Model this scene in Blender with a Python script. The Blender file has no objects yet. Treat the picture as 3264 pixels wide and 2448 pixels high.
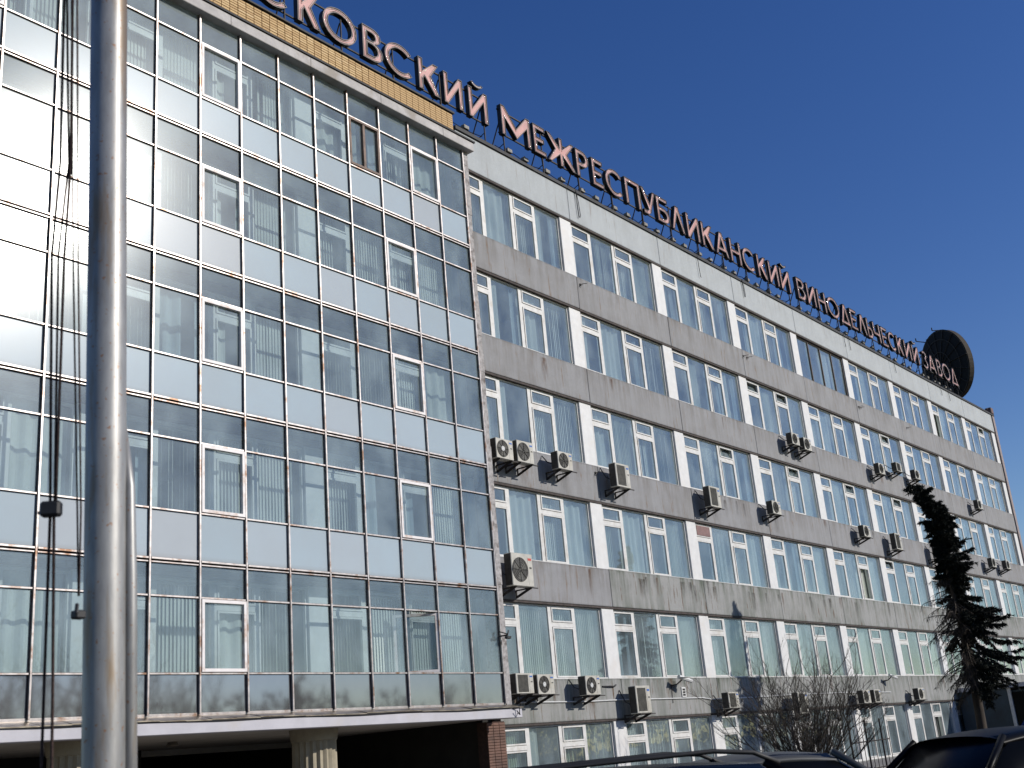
import bpy, math, random
from mathutils import Vector, Matrix
rnd = random.Random(7)
scene = bpy.context.scene
COL = scene.collection

# ------------------------------------------------------------------ camera, sky, sun, exposure
EYE = 1.6                       # camera height above the ground
D = 20.4                        # distance from the camera to the plane of the concrete facade
DC = 19.84                      # ... to the plane of the glass curtain wall
cam = bpy.data.cameras.new('camera'); cam_o = bpy.data.objects.new('camera', cam); COL.objects.link(cam_o)
R0 = Vector((0.63115952, 0.18895506, 0.75228562))
R1 = Vector((-0.77107869, 0.25802559, 0.58211722))
R2 = Vector((-0.08411494, -0.94748023, 0.30855452))
cam_m = Matrix(((R0[0], -R0[1], -R0[2], 0), (R1[0], -R1[1], -R1[2], 0), (R2[0], -R2[1], -R2[2], EYE), (0, 0, 0, 1)))
cam_o.matrix_world = cam_m
cam.sensor_width = 36; cam.lens = 3638.9 / 3264 * 36
cam.clip_start = 0.1; cam.clip_end = 3000
cam.dof.use_dof = True; cam.dof.focus_distance = 32; cam.dof.aperture_fstop = 5.0
scene.camera = cam_o

SUN = Vector((0.524, -1.0, 0.572)).normalized()
SUN_EL = math.asin(SUN.z); SUN_AZ = math.atan2(SUN.x, SUN.y)
world = bpy.data.worlds.new('World'); scene.world = world; world.use_nodes = True
wn = world.node_tree.nodes; wl = world.node_tree.links
sky = wn.new('ShaderNodeTexSky'); sky.sky_type = 'NISHITA'; sky.sun_disc = False
sky.sun_elevation = SUN_EL; sky.sun_rotation = SUN_AZ
sky.air_density = 1.0; sky.dust_density = 0.2; sky.ozone_density = 2.0; sky.altitude = 150
hs = wn.new('ShaderNodeHueSaturation'); hs.inputs['Hue'].default_value = 0.519; hs.inputs['Saturation'].default_value = 1.32
wl.new(sky.outputs[0], hs.inputs['Color']); wl.new(hs.outputs[0], wn['Background'].inputs[0])
wn['Background'].inputs[1].default_value = 0.102
sun = bpy.data.lights.new('sun', 'SUN'); sun.energy = 4.2; sun.angle = math.radians(0.5); sun.color = (1.0, 0.95, 0.88)
sun_o = bpy.data.objects.new('sun', sun); COL.objects.link(sun_o)
sun_o.rotation_euler = SUN.to_track_quat('Z', 'Y').to_euler()
scene.view_settings.view_transform = 'Standard'; scene.view_settings.look = 'None'
scene.view_settings.exposure = 0.0; scene.view_settings.gamma = 1.0; scene.view_settings.use_curve_mapping = False
scene.render.engine = 'CYCLES'
cy = scene.cycles
cy.use_denoising = True; cy.max_bounces = 7; cy.diffuse_bounces = 3; cy.glossy_bounces = 3
cy.transmission_bounces = 4; cy.transparent_max_bounces = 20; cy.caustics_reflective = False; cy.caustics_refractive = False
cy.sample_clamp_indirect = 4.0

# ------------------------------------------------------------------ helpers
def ray(px, py):                # direction of a point of the photograph (3264 x 2448), for laying out real positions
    v = Vector((px - 1632, py - 1224, 3638.9))
    return Vector((R0.dot(v), R1.dot(v), R2.dot(v)))
def at_y(px, py, y):            # where that sight line meets the plane Y = y
    r = ray(px, py); k = y / r.y
    return Vector((r.x * k, y, r.z * k + EYE))
def at_d(px, py, d):            # ... at depth d
    r = ray(px, py) * (d / 3638.9)
    return Vector((r.x, r.y, r.z + EYE))

WPOS = {}
def put(name, mesh, parent=None, loc=(0, 0, 0), rot=None, label=None, cat=None, group=None, kind=None, scale=None):
    o = bpy.data.objects.new(name, mesh); COL.objects.link(o)
    p = WPOS.get(parent.name, Vector((0, 0, 0))) if parent else Vector((0, 0, 0))
    loc = Vector(loc)
    if parent: o.parent = parent; o.location = loc - p
    else: o.location = loc
    if rot is not None: o.rotation_euler = rot
    if scale is not None: o.scale = scale
    WPOS[o.name] = loc.copy()
    if label: o['label'] = label
    if cat: o['category'] = cat
    if group: o['group'] = group
    if kind: o['kind'] = kind
    return o
def thing(name, loc, label, cat, group=None, rot=None):
    return put(name, None, None, loc, rot, label, cat, group)

class MB:
    def __init__(s): s.v = []; s.f = []; s.m = []
    def quad(s, *p, m=0):
        n = len(s.v); s.v += [tuple(q) for q in p]; s.f.append(tuple(range(n, n + len(p)))); s.m.append(m)
    def box(s, x0, x1, y0, y1, z0, z1, m=0):
        n = len(s.v)
        s.v += [(x0, y0, z0), (x1, y0, z0), (x1, y1, z0), (x0, y1, z0), (x0, y0, z1), (x1, y0, z1), (x1, y1, z1), (x0, y1, z1)]
        for f in ((3, 2, 1, 0), (4, 5, 6, 7), (0, 1, 5, 4), (1, 2, 6, 5), (2, 3, 7, 6), (3, 0, 4, 7)):
            s.f.append(tuple(n + i for i in f)); s.m.append(m)
    def bevbox(s, x0, x1, y0, y1, z0, z1, b, m=0):      # box with chamfered vertical and horizontal front edges
        n = len(s.v)
        for z, i in ((z0, b), (z0 + b, 0), (z1 - b, 0), (z1, b)):
            s.v += [(x0 + b, y0 + i, z), (x1 - b, y0 + i, z), (x1 - i, y0 + b, z), (x1 - i, y1 - b, z), (x1 - b, y1 - i, z), (x0 + b, y1 - i, z), (x0 + i, y1 - b, z), (x0 + i, y0 + b, z)]
        for k in range(3):
            for i in range(8):
                j = (i + 1) % 8
                s.f.append((n + k * 8 + i, n + k * 8 + j, n + k * 8 + 8 + j, n + k * 8 + 8 + i)); s.m.append(m)
        s.f.append(tuple(n + 7 - i for i in range(8))); s.m.append(m)
        s.f.append(tuple(n + 24 + i for i in range(8))); s.m.append(m)
    def tube(s, pts, r, n=6, m=0, cap=True):
        pts = [Vector(p) for p in pts]
        rs = r if isinstance(r, (list, tuple)) else [r] * len(pts)
        base = len(s.v); prev = None
        for i, p in enumerate(pts):
            t = (pts[min(i + 1, len(pts) - 1)] - pts[max(i - 1, 0)])
            if t.length < 1e-9: t = Vector((0, 0, 1))
            t.normalize()
            if prev is None:
                a = Vector((0, 0, 1)) if abs(t.z) < 0.9 else Vector((1, 0, 0))
                u = t.cross(a).normalized()
            else:
                u = (prev - t * prev.dot(t))
                u = u.normalized() if u.length > 1e-6 else t.orthogonal().normalized()
            prev = u; w = t.cross(u)
            for k in range(n):
                an = 2 * math.pi * k / n
                s.v.append(tuple(p + (u * math.cos(an) + w * math.sin(an)) * rs[i]))
        for i in range(len(pts) - 1):
            for k in range(n):
                k2 = (k + 1) % n
                s.f.append((base + i * n + k, base + i * n + k2, base + (i + 1) * n + k2, base + (i + 1) * n + k)); s.m.append(m)
        if cap:
            s.f.append(tuple(base + n - 1 - k for k in range(n))); s.m.append(m)
            s.f.append(tuple(base + (len(pts) - 1) * n + k for k in range(n))); s.m.append(m)
    def ring(s, c, r0, r1, y0, y1, n=20, m=0):          # flat ring (axis Y)
        for i in range(n):
            a = 2 * math.pi * i / n; b = 2 * math.pi * (i + 1) / n
            P = lambda r, t, y: (c[0] + r * math.cos(t), y, c[1] + r * math.sin(t))
            s.quad(P(r0, a, y0), P(r1, a, y0), P(r1, b, y0), P(r0, b, y0), m=m)
            s.quad(P(r1, a, y0), P(r1, a, y1), P(r1, b, y1), P(r1, b, y0), m=m)
            if r0 > 0: s.quad(P(r0, b, y0), P(r0, b, y1), P(r0, a, y1), P(r0, a, y0), m=m)
    def mesh(s, name, mats, smooth=False):
        me = bpy.data.meshes.new(name); me.from_pydata(s.v, [], s.f)
        if not isinstance(mats, (list, tuple)): mats = [mats]
        for mt in mats: me.materials.append(mt)
        if len(mats) > 1: me.polygons.foreach_set('material_index', s.m)
        if smooth: me.polygons.foreach_set('use_smooth', [True] * len(me.polygons))
        me.update(); return me

# ------------------------------------------------------------------ materials
class NT:
    def __init__(s, name):
        s.mat = bpy.data.materials.new(name); s.mat.use_nodes = True
        s.n = s.mat.node_tree.nodes; s.l = s.mat.node_tree.links
        s.b = s.n['Principled BSDF']; s.out = s.n['Material Output']
    def new(s, t, **k):
        nd = s.n.new(t)
        for a, b in k.items(): setattr(nd, a, b)
        return nd
    def val(s, sock, v):
        if hasattr(v, 'is_linked') or hasattr(v, 'links'): s.l.new(v, sock)
        else: sock.default_value = v
    def coords(s, kind='Object', scale=(1, 1, 1), jitter=False):
        tc = s.new('ShaderNodeTexCoord'); mp = s.new('ShaderNodeMapping')
        src = tc.outputs[kind]
        if jitter:
            oi = s.new('ShaderNodeObjectInfo'); mu = s.new('ShaderNodeMath', operation='MULTIPLY'); mu.inputs[1].default_value = 137.0
            s.l.new(oi.outputs['Random'], mu.inputs[0])
            ad = s.new('ShaderNodeVectorMath', operation='ADD'); s.l.new(src, ad.inputs[0]); s.l.new(mu.outputs[0], ad.inputs[1]); src = ad.outputs[0]
        s.l.new(src, mp.inputs[0]); mp.inputs['Scale'].default_value = scale
        return mp.outputs[0]
    def noise(s, vec, scale, detail=4, rough=0.55):
        n = s.new('ShaderNodeTexNoise'); s.l.new(vec, n.inputs['Vector']); n.inputs['Scale'].default_value = scale
        n.inputs['Detail'].default_value = detail; n.inputs['Roughness'].default_value = rough
        return n.outputs['Fac']
    def ramp(s, fac, stops):
        r = s.new('ShaderNodeValToRGB'); s.l.new(fac, r.inputs[0]); e = r.color_ramp.elements
        while len(e) < len(stops): e.new(0.5)
        for i, (p, c) in enumerate(stops):
            e[i].position = p; e[i].color = (c, c, c, 1) if not isinstance(c, (tuple, list)) else (*c, 1)
        return r.outputs[0]
    def mix(s, f, a, b, mode='MIX'):
        m = s.new('ShaderNodeMix', data_type='RGBA', blend_type=mode)
        s.val(m.inputs[0], f)
        for sock, v in ((m.inputs[6], a), (m.inputs[7], b)):
            if isinstance(v, tuple): sock.default_value = (*v, 1) if len(v) == 3 else v
            else: s.l.new(v, sock)
        return m.outputs[2]
    def math(s, op, a, b=0.0):
        m = s.new('ShaderNodeMath', operation=op); s.val(m.inputs[0], a); s.val(m.inputs[1], b); return m.outputs[0]
    def bump(s, h, strength=0.3, dist=0.01):
        b = s.new('ShaderNodeBump'); s.l.new(h, b.inputs['Height']); b.inputs['Strength'].default_value = strength; b.inputs['Distance'].default_value = dist
        s.l.new(b.outputs[0], s.b.inputs['Normal'])

def simple(name, col, rough=0.6, metal=0.0, var=0.12, scale=8, stretch=(1, 1, 1), dirt=None, bump=0.0, spec=0.5):
    t = NT(name); vec = t.coords(scale=stretch, jitter=True)
    f = t.noise(vec, scale, 5, 0.6)
    dark = tuple(c * (1 - var * 2) for c in col); lite = tuple(min(1, c * (1 + var)) for c in col)
    c = t.mix(t.ramp(f, [(0.3, 0.0), (0.7, 1.0)]), dark, lite)
    if dirt:
        g = t.noise(vec, scale * 0.37, 6, 0.7)
        c = t.mix(t.ramp(g, [(0.52, 0.0), (0.66, 1.0)]), c, dirt)
    t.l.new(c, t.b.inputs['Base Color']); t.b.inputs['Roughness'].default_value = rough; t.b.inputs['Metallic'].default_value = metal
    t.b.inputs['Specular IOR Level'].default_value = spec
    if bump: t.bump(f, bump, 0.01)
    return t.mat

def concrete(name, base, streak, stain_amount, speck=0.5, brown=(0.16, 0.10, 0.055)):
    t = NT(name)
    ob = t.coords(jitter=True)
    fine = t.noise(ob, 60, 3, 0.7); mid = t.noise(ob, 6, 5, 0.6); big = t.noise(ob, 0.9, 4, 0.6)
    c = t.mix(t.ramp(fine, [(0.36, 0.0), (0.66, 1.0)]), tuple(b * (1 - 0.28 * speck) for b in base), tuple(min(1, b * (1 + 0.22 * speck)) for b in base))
    c = t.mix(t.math('MULTIPLY', t.ramp(big, [(0.35, 0.0), (0.7, 1.0)]), 0.35), c, tuple(b * 0.72 for b in base))
    c = t.mix(t.math('MULTIPLY', t.ramp(mid, [(0.45, 0.0), (0.75, 1.0)]), 0.25), c, tuple(b * 1.18 for b in base))
    # rain streaks: noise stretched along the height, running down from the top edge
    sv = t.coords(scale=(3.2, 1, 0.33), jitter=True)
    st = t.math('ADD', t.math('MULTIPLY', t.noise(sv, 1.3, 7, 0.68), 0.72), t.math('MULTIPLY', big, 0.28))
    tc = t.new('ShaderNodeTexCoord'); sep = t.new('ShaderNodeSeparateXYZ'); t.l.new(tc.outputs['Generated'], sep.inputs[0])
    topm = t.ramp(sep.outputs['Z'], [(0.0, 0.55), (0.35, 0.35), (0.8, 0.7), (1.0, 1.0)])
    stm = t.math('MULTIPLY', t.ramp(st, [(0.44, 0.0), (0.62, 1.0)]), topm)
    c = t.mix(t.math('MULTIPLY', stm, stain_amount), c, streak)
    sv2 = t.coords(scale=(6.0, 1, 0.55), jitter=True)
    st2 = t.math('ADD', t.math('MULTIPLY', t.noise(sv2, 1.7, 3, 0.5), 0.8), t.math('MULTIPLY', mid, 0.2))
    c = t.mix(t.math('MULTIPLY', t.ramp(st2, [(0.60, 0.0), (0.70, 1.0)]), stain_amount * 0.9), c, brown)
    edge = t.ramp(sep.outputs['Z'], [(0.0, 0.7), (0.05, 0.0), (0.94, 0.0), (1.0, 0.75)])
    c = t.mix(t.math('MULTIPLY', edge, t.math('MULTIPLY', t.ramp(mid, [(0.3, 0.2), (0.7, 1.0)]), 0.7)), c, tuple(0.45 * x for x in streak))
    # white stone chips
    vo = t.new('ShaderNodeTexVoronoi'); t.l.new(ob, vo.inputs['Vector']); vo.inputs['Scale'].default_value = 9.0
    chip = t.math('LESS_THAN', vo.outputs['Distance'], 0.055)
    c = t.mix(t.math('MULTIPLY', chip, 0.6 * speck), c, (0.8, 0.82, 0.84))
    t.l.new(c, t.b.inputs['Base Color']); t.b.inputs['Roughness'].default_value = 0.85
    t.bump(fine, 0.35, 0.008)
    return t.mat

def glass(name, tint, haze, haze_rough, dust, refl=1.0, wob=0.0025, dustcol=(0.45, 0.5, 0.5), base=0.0, gcol=(0.9, 0.95, 1)):
    t = NT(name); t.n.remove(t.b)
    geo = t.coords(jitter=True)
    wv = t.noise(geo, 1.3, 2, 0.5)
    bp = t.new('ShaderNodeBump'); t.l.new(wv, bp.inputs['Height']); bp.inputs['Strength'].default_value = 1.0; bp.inputs['Distance'].default_value = wob
    tr = t.new('ShaderNodeBsdfTransparent'); tr.inputs[0].default_value = (*tint, 1)
    gl = t.new('ShaderNodeBsdfGlossy'); gl.inputs['Roughness'].default_value = 0.015; gl.inputs[0].default_value = (*gcol, 1)
    t.l.new(bp.outputs[0], gl.inputs['Normal'])
    lw = t.new('ShaderNodeLayerWeight'); lw.inputs[0].default_value = 0.5
    t.l.new(bp.outputs[0], lw.inputs['Normal'])
    fr5 = t.math('POWER', lw.outputs['Facing'], 4.0)
    ra = t.new('ShaderNodeMath', operation='MULTIPLY_ADD'); ra.use_clamp = True; t.l.new(fr5, ra.inputs[0]); ra.inputs[1].default_value = refl; ra.inputs[2].default_value = base
    m1 = t.new('ShaderNodeMixShader'); t.l.new(ra.outputs[0], m1.inputs[0]); t.l.new(tr.outputs[0], m1.inputs[1]); t.l.new(gl.outputs[0], m1.inputs[2])
    df = t.new('ShaderNodeBsdfDiffuse'); df.inputs[0].default_value = (*dustcol, 1)
    dn = t.noise(geo, 1.1, 4, 0.55)
    sv = t.noise(t.coords(scale=(1.3, 1, 0.8), jitter=True), 0.8, 3, 0.5)
    dfac = t.math('MULTIPLY', t.math('ADD', t.ramp(dn, [(0.3, 0.4), (0.75, 1.0)]), t.ramp(sv, [(0.45, 0.0), (0.75, 0.8)])), dust)
    m2 = t.new('ShaderNodeMixShader'); t.l.new(dfac, m2.inputs[0]); t.l.new(m1.outputs[0], m2.inputs[1]); t.l.new(df.outputs[0], m2.inputs[2])
    hz = t.new('ShaderNodeBsdfGlossy'); hz.inputs['Roughness'].default_value = haze_rough; hz.inputs[0].default_value = (1, 1, 1, 1)
    m3 = t.new('ShaderNodeMixShader'); m3.inputs[0].default_value = haze; t.l.new(m2.outputs[0], m3.inputs[1]); t.l.new(hz.outputs[0], m3.inputs[2])
    t.l.new(m3.outputs[0], t.out.inputs[0])
    return t.mat

M = {}
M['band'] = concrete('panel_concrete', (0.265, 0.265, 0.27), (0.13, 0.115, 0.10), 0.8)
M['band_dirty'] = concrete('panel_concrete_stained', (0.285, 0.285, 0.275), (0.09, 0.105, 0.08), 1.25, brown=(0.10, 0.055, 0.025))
M['parapet'] = concrete('parapet_concrete', (0.41, 0.435, 0.445), (0.25, 0.25, 0.24), 0.4, speck=0.6)
M['fin'] = simple('weathered_render_edge', (0.38, 0.36, 0.35), 0.9, var=0.22, scale=9, dirt=(0.13, 0.11, 0.10), bump=0.5)
M['white'] = simple('white_painted_panel', (0.65, 0.645, 0.63), 0.55, var=0.05, scale=4, dirt=(0.62, 0.60, 0.57))
M['pvc'] = simple('white_window_frame', (0.62, 0.61, 0.585), 0.5, var=0.08, scale=5, dirt=(0.50, 0.47, 0.42))
M['oldframe'] = simple('brown_window_frame', (0.085, 0.06, 0.045), 0.6, var=0.2, scale=6)
M['alu'] = simple('weathered_aluminium', (0.46, 0.42, 0.40), 0.38, metal=0.55, var=0.16, scale=7, dirt=(0.22, 0.12, 0.07))
M['gasket'] = simple('dark_gasket', (0.06, 0.045, 0.04), 0.8, var=0.3, scale=9)
M['flash'] = simple('black_roof_flashing', (0.018, 0.018, 0.02), 0.7, var=0.3, scale=5)
M['glassc'] = glass('curtain_glass', (0.90, 0.95, 0.955), 0.022, 0.15, 0.20, 0.6, dustcol=(0.42, 0.51, 0.545), base=0.05)
M['glassw'] = glass('window_glass', (0.89, 0.935, 0.945), 0.002, 0.15, 0.17, 0.8, dustcol=(0.44, 0.53, 0.57), base=0.08, gcol=(0.92, 0.97, 1.0))
M['rim'] = simple('dark_letter_box', (0.022, 0.018, 0.016), 0.45, metal=0.3, var=0.3, scale=5)
M['pink'] = simple('faded_pink_enamel', (0.50, 0.25, 0.225), 0.55, var=0.1, scale=3, dirt=(0.42, 0.19, 0.16))
M['neon'] = simple('neon_glass_tube', (0.75, 0.66, 0.62), 0.08, var=0.03, spec=0.9)
M['steel'] = simple('dark_rusty_steel', (0.045, 0.038, 0.035), 0.7, metal=0.3, var=0.35, scale=6)
M['acw'] = simple('air_conditioner_casing', (0.47, 0.45, 0.395), 0.5, var=0.1, scale=4, dirt=(0.40, 0.37, 0.30))
M['acd'] = simple('air_conditioner_dark', (0.035, 0.032, 0.028), 0.6, var=0.3, scale=8)
M['acg'] = simple('air_conditioner_grille', (0.10, 0.095, 0.08), 0.5, var=0.2, scale=8)
M['blue'] = simple('blue_badge', (0.04, 0.13, 0.42), 0.4, var=0.05)
M['red'] = simple('red_badge', (0.5, 0.06, 0.04), 0.4, var=0.05)
M['inner'] = simple('room_wall', (0.42, 0.42, 0.40), 0.9, var=0.1, scale=1)
M['ceil'] = simple('ceiling', (0.50, 0.51, 0.50), 0.9, var=0.06, scale=1)
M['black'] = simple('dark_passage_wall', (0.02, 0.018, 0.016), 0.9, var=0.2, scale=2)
M['soffit'] = simple('canopy_soffit', (0.52, 0.48, 0.42), 0.9, var=0.1, scale=1.2)
M['slab'] = simple('white_canopy_fascia', (0.47, 0.46, 0.49), 0.7, var=0.06, scale=2, dirt=(0.45, 0.43, 0.43))
M['cornice'] = simple('cornice_slab', (0.44, 0.42, 0.41), 0.8, var=0.12, scale=3, dirt=(0.30, 0.27, 0.24))
M['brownb'] = simple('brown_tile', (0.15, 0.075, 0.05), 0.6, var=0.25, scale=3)
M['mortar'] = simple('dark_mortar', (0.055, 0.03, 0.022), 0.95, var=0.2, scale=9)
M['column'] = simple('column_stone', (0.33, 0.29, 0.21), 0.8, var=0.12, scale=3)
M['cable'] = simple('black_cable', (0.015, 0.015, 0.016), 0.6, var=0.2)
M['whitep'] = simple('white_plastic', (0.62, 0.62, 0.60), 0.4, var=0.06)
M['asphalt'] = simple('asphalt', (0.055, 0.054, 0.053), 0.9, var=0.2, scale=3, bump=0.3)
M['paving'] = simple('paving', (0.22, 0.21, 0.2), 0.9, var=0.15, scale=3, bump=0.2)
M['teal'] = simple('dark_teal_cladding', (0.025, 0.045, 0.06), 0.55, var=0.2, scale=1.5)
M['bark'] = simple('spruce_bark', (0.05, 0.038, 0.028), 0.95, var=0.3, scale=6, stretch=(1, 1, 0.3), bump=0.5)
M['twig'] = simple('bare_twig', (0.06, 0.045, 0.032), 0.9, var=0.3, scale=5)
M['shrubw'] = simple('shrub_stem', (0.055, 0.044, 0.034), 0.85, var=0.3, scale=3)
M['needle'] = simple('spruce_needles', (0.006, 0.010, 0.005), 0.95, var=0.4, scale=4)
M['dry'] = simple('bare_crown', (0.07, 0.05, 0.04), 0.9, var=0.3, scale=3)
M['rubber'] = simple('tyre_rubber', (0.02, 0.02, 0.02), 0.9)
M['blackcar'] = simple('black_car_paint', (0.003, 0.003, 0.0035), 0.4, var=0.1, spec=0.08)
M['greycar'] = simple('grey_car_paint', (0.06, 0.062, 0.06), 0.45, metal=0.1, var=0.1, scale=2)
M['bluecar'] = simple('blue_car_paint', (0.004, 0.02, 0.09), 0.5, metal=0.0, var=0.1)
M['carglass'] = simple('dark_car_glass', (0.003, 0.0035, 0.004), 0.2, var=0.1, spec=0.08)
M['chrome'] = simple('bright_trim', (0.6, 0.6, 0.6), 0.25, metal=0.9, var=0.05)

def brick_mat():
    t = NT('yellow_facing_brick')
    oi = t.new('ShaderNodeObjectInfo')
    c = t.ramp(oi.outputs['Random'], [(0.0, (0.46, 0.30, 0.14)), (0.5, (0.56, 0.39, 0.19)), (1.0, (0.63, 0.46, 0.25))])
    f = t.noise(t.coords(jitter=True), 25, 4, 0.6)
    c = t.mix(t.ramp(f, [(0.3, 0.35), (0.6, 0.0)]), c, (0.30, 0.18, 0.09))
    t.l.new(c, t.b.inputs['Base Color']); t.b.inputs['Roughness'].default_value = 0.8
    return t.mat
M['ybrick'] = brick_mat()

def spandrel_mat():
    t = NT('milky_spandrel_glass')
    f = t.noise(t.coords(jitter=True), 1.1, 4, 0.6)
    oi = t.new('ShaderNodeObjectInfo')
    tone = t.ramp(oi.outputs['Random'], [(0.0, (0.34, 0.405, 0.44)), (0.5, (0.37, 0.445, 0.49)), (1.0, (0.39, 0.42, 0.44))])
    c = t.mix(t.math('MULTIPLY', t.ramp(f, [(0.35, 0.0), (0.7, 1.0)]), 0.25), tone, (0.33, 0.35, 0.36))
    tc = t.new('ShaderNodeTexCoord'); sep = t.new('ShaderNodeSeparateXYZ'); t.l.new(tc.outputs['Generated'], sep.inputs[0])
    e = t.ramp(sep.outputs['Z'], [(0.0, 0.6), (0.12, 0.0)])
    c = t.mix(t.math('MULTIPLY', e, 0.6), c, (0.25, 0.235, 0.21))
    t.l.new(c, t.b.inputs['Base Color']); t.b.inputs['Roughness'].default_value = 0.20
    t.b.inputs['Specular IOR Level'].default_value = 0.22
    t.b.inputs['Coat Weight'].default_value = 0.6; t.b.inputs['Coat Roughness'].default_value = 0.02
    return t.mat
M['spandrel'] = spandrel_mat()

def lowpanel_mat():
    t = NT('dusty_grey_panel_glass')
    f = t.noise(t.coords(scale=(3, 1, 1), jitter=True), 2.2, 5, 0.6)
    c = t.mix(t.ramp(f, [(0.3, 0.0), (0.75, 1.0)]), (0.02, 0.021, 0.022), (0.05, 0.05, 0.05))
    t.l.new(c, t.b.inputs['Base Color']); t.b.inputs['Roughness'].default_value = 0.5
    gl = t.new('ShaderNodeBsdfGlossy'); gl.inputs['Roughness'].default_value = 0.04; gl.inputs[0].default_value = (0.66, 0.69, 0.84, 1)
    m = t.new('ShaderNodeMixShader'); m.inputs[0].default_value = 0.34
    t.l.new(t.b.outputs[0], m.inputs[1]); t.l.new(gl.outputs[0], m.inputs[2]); t.l.new(m.outputs[0], t.out.inputs[0])
    return t.mat
M['lowpanel'] = lowpanel_mat()

def blind_mat(name, col, trans=0.35):
    t = NT(name)
    f = t.noise(t.coords(scale=(1, 1, 0.15), jitter=True), 6, 4, 0.6)
    c = t.mix(t.ramp(f, [(0.3, 0.0), (0.7, 1.0)]), tuple(x * 0.85 for x in col), col)
    t.l.new(c, t.b.inputs['Base Color']); t.b.inputs['Roughness'].default_value = 0.9
    tl = t.new('ShaderNodeBsdfTranslucent'); t.l.new(c, tl.inputs[0])
    m = t.new('ShaderNodeMixShader'); m.inputs[0].default_value = trans
    t.l.new(t.b.outputs[0], m.inputs[1]); t.l.new(tl.outputs[0], m.inputs[2]); t.l.new(m.outputs[0], t.out.inputs[0])
    return t.mat
M['blind'] = blind_mat('pale_fabric_blind', (0.76, 0.80, 0.74))
M['blindg'] = blind_mat('pale_green_blind', (0.42, 0.50, 0.33))
M['curtain'] = blind_mat('blue_grey_curtain', (0.48, 0.58, 0.62))

def pole_mat():
    t = NT('rusty_galvanised_pole')
    v = t.coords(scale=(1, 1, 0.25)); f = t.noise(v, 16, 6, 0.65); g = t.noise(t.coords(scale=(1, 1, 0.12)), 7, 5, 0.6)
    c = t.mix(t.ramp(f, [(0.3, 0.0), (0.7, 1.0)]), (0.22, 0.218, 0.21), (0.36, 0.355, 0.34))
    c = t.mix(t.ramp(g, [(0.52, 0.0), (0.60, 0.8)]), c, (0.22, 0.15, 0.08))
    sp = t.noise(t.coords(), 55, 2, 0.5)
    c = t.mix(t.ramp(sp, [(0.66, 0.0), (0.70, 0.8)]), c, (0.26, 0.12, 0.05))
    t.l.new(c, t.b.inputs['Base Color']); t.b.inputs['Roughness'].default_value = 0.45; t.b.inputs['Metallic'].default_value = 0.35
    t.bump(f, 0.2, 0.004)
    return t.mat
M['pole'] = pole_mat()

# ------------------------------------------------------------------ ground
X0 = 4.85; XE = 78.65
m = MB(); m.box(-300, 500, -200, 400, -0.5, 0.0); put('ground', m.mesh('ground', M['asphalt']), kind='structure')
m = MB(); m.box(24.2, 61.0, 17.2, 20.3, 0.002, 0.14); put('pavement', m.mesh('pavement', M['paving']), kind='structure')

m = MB(); m.box(-5, 24.1, 8.0, 30.0, 0.002, 0.10); put('bounce_paving', m.mesh('bounce_paving', M['paving']), kind='structure')  # unseen pale paving, added to bounce light up onto the canopy soffit

# ------------------------------------------------------------------ the building
BAY = 0.29345 * D
J0 = 1.2038 * D
def jx(k): return J0 + BAY * k
BOT = [(0.0395 + 0.16638 * i) * D + EYE for i in range(6)]          # underside of each concrete band
TOP = [(0.0979 + 0.16673 * i) * D + EYE for i in range(5)] + [0.931 * D + EYE]
B = thing('office_building', (50.0, D, 0.0), 'long six storey grey concrete office block with glass curtain wall wing and rooftop lettering', 'building')

def box_part(name, x0, x1, y0, y1, z0, z1, mat, parent=B, kind=None, label=None, bev=0.0):
    mb = MB()
    if bev: mb.bevbox(0, x1 - x0, 0, y1 - y0, 0, z1 - z0, bev)
    else: mb.box(0, x1 - x0, 0, y1 - y0, 0, z1 - z0)
    return put(name, mb.mesh(name, mat), parent, (x0, y0, z0), kind=kind, label=label)

# concrete bands, one panel per bay with recessed joints
for fl in range(6):
    z0, z1 = BOT[fl], TOP[fl]
    me = {}
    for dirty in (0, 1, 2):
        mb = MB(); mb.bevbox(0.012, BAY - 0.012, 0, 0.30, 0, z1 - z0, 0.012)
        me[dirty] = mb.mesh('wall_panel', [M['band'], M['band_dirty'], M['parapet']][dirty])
    for k in range(-4, 9):
        d = 2 if fl == 5 else (1 if (fl == 1 and k >= 1) or (fl == 0) else 0)
        if fl == 1 and k == 0: d = 0
        if k < 0 and fl in (0, 5): continue
        if k == -4:
            box_part('wall_panel', X0, jx(-3) - 0.012, D, D + 0.3, z0, z1, M['band']); continue
        xx = 0.0
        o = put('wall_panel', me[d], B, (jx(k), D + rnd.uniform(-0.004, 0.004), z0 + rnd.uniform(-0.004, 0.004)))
# white pilasters
mb = MB(); mb.bevbox(0, 0.655, 0, 0.12, 0, 2.31, 0.008); pil = mb.mesh('pilaster', M['white'])
for fl in range(6):
    zb = BOT[fl] - 2.335
    for k in range(-4, 9):
        if k < 0 and fl == 0: continue
        xs = jx(k) + 5.405
        if xs > 78.2: xs = 77.75
        put('pilaster', pil, B, (xs, D + 0.045 + rnd.uniform(0, 0.012), zb - 0.01))

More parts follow.
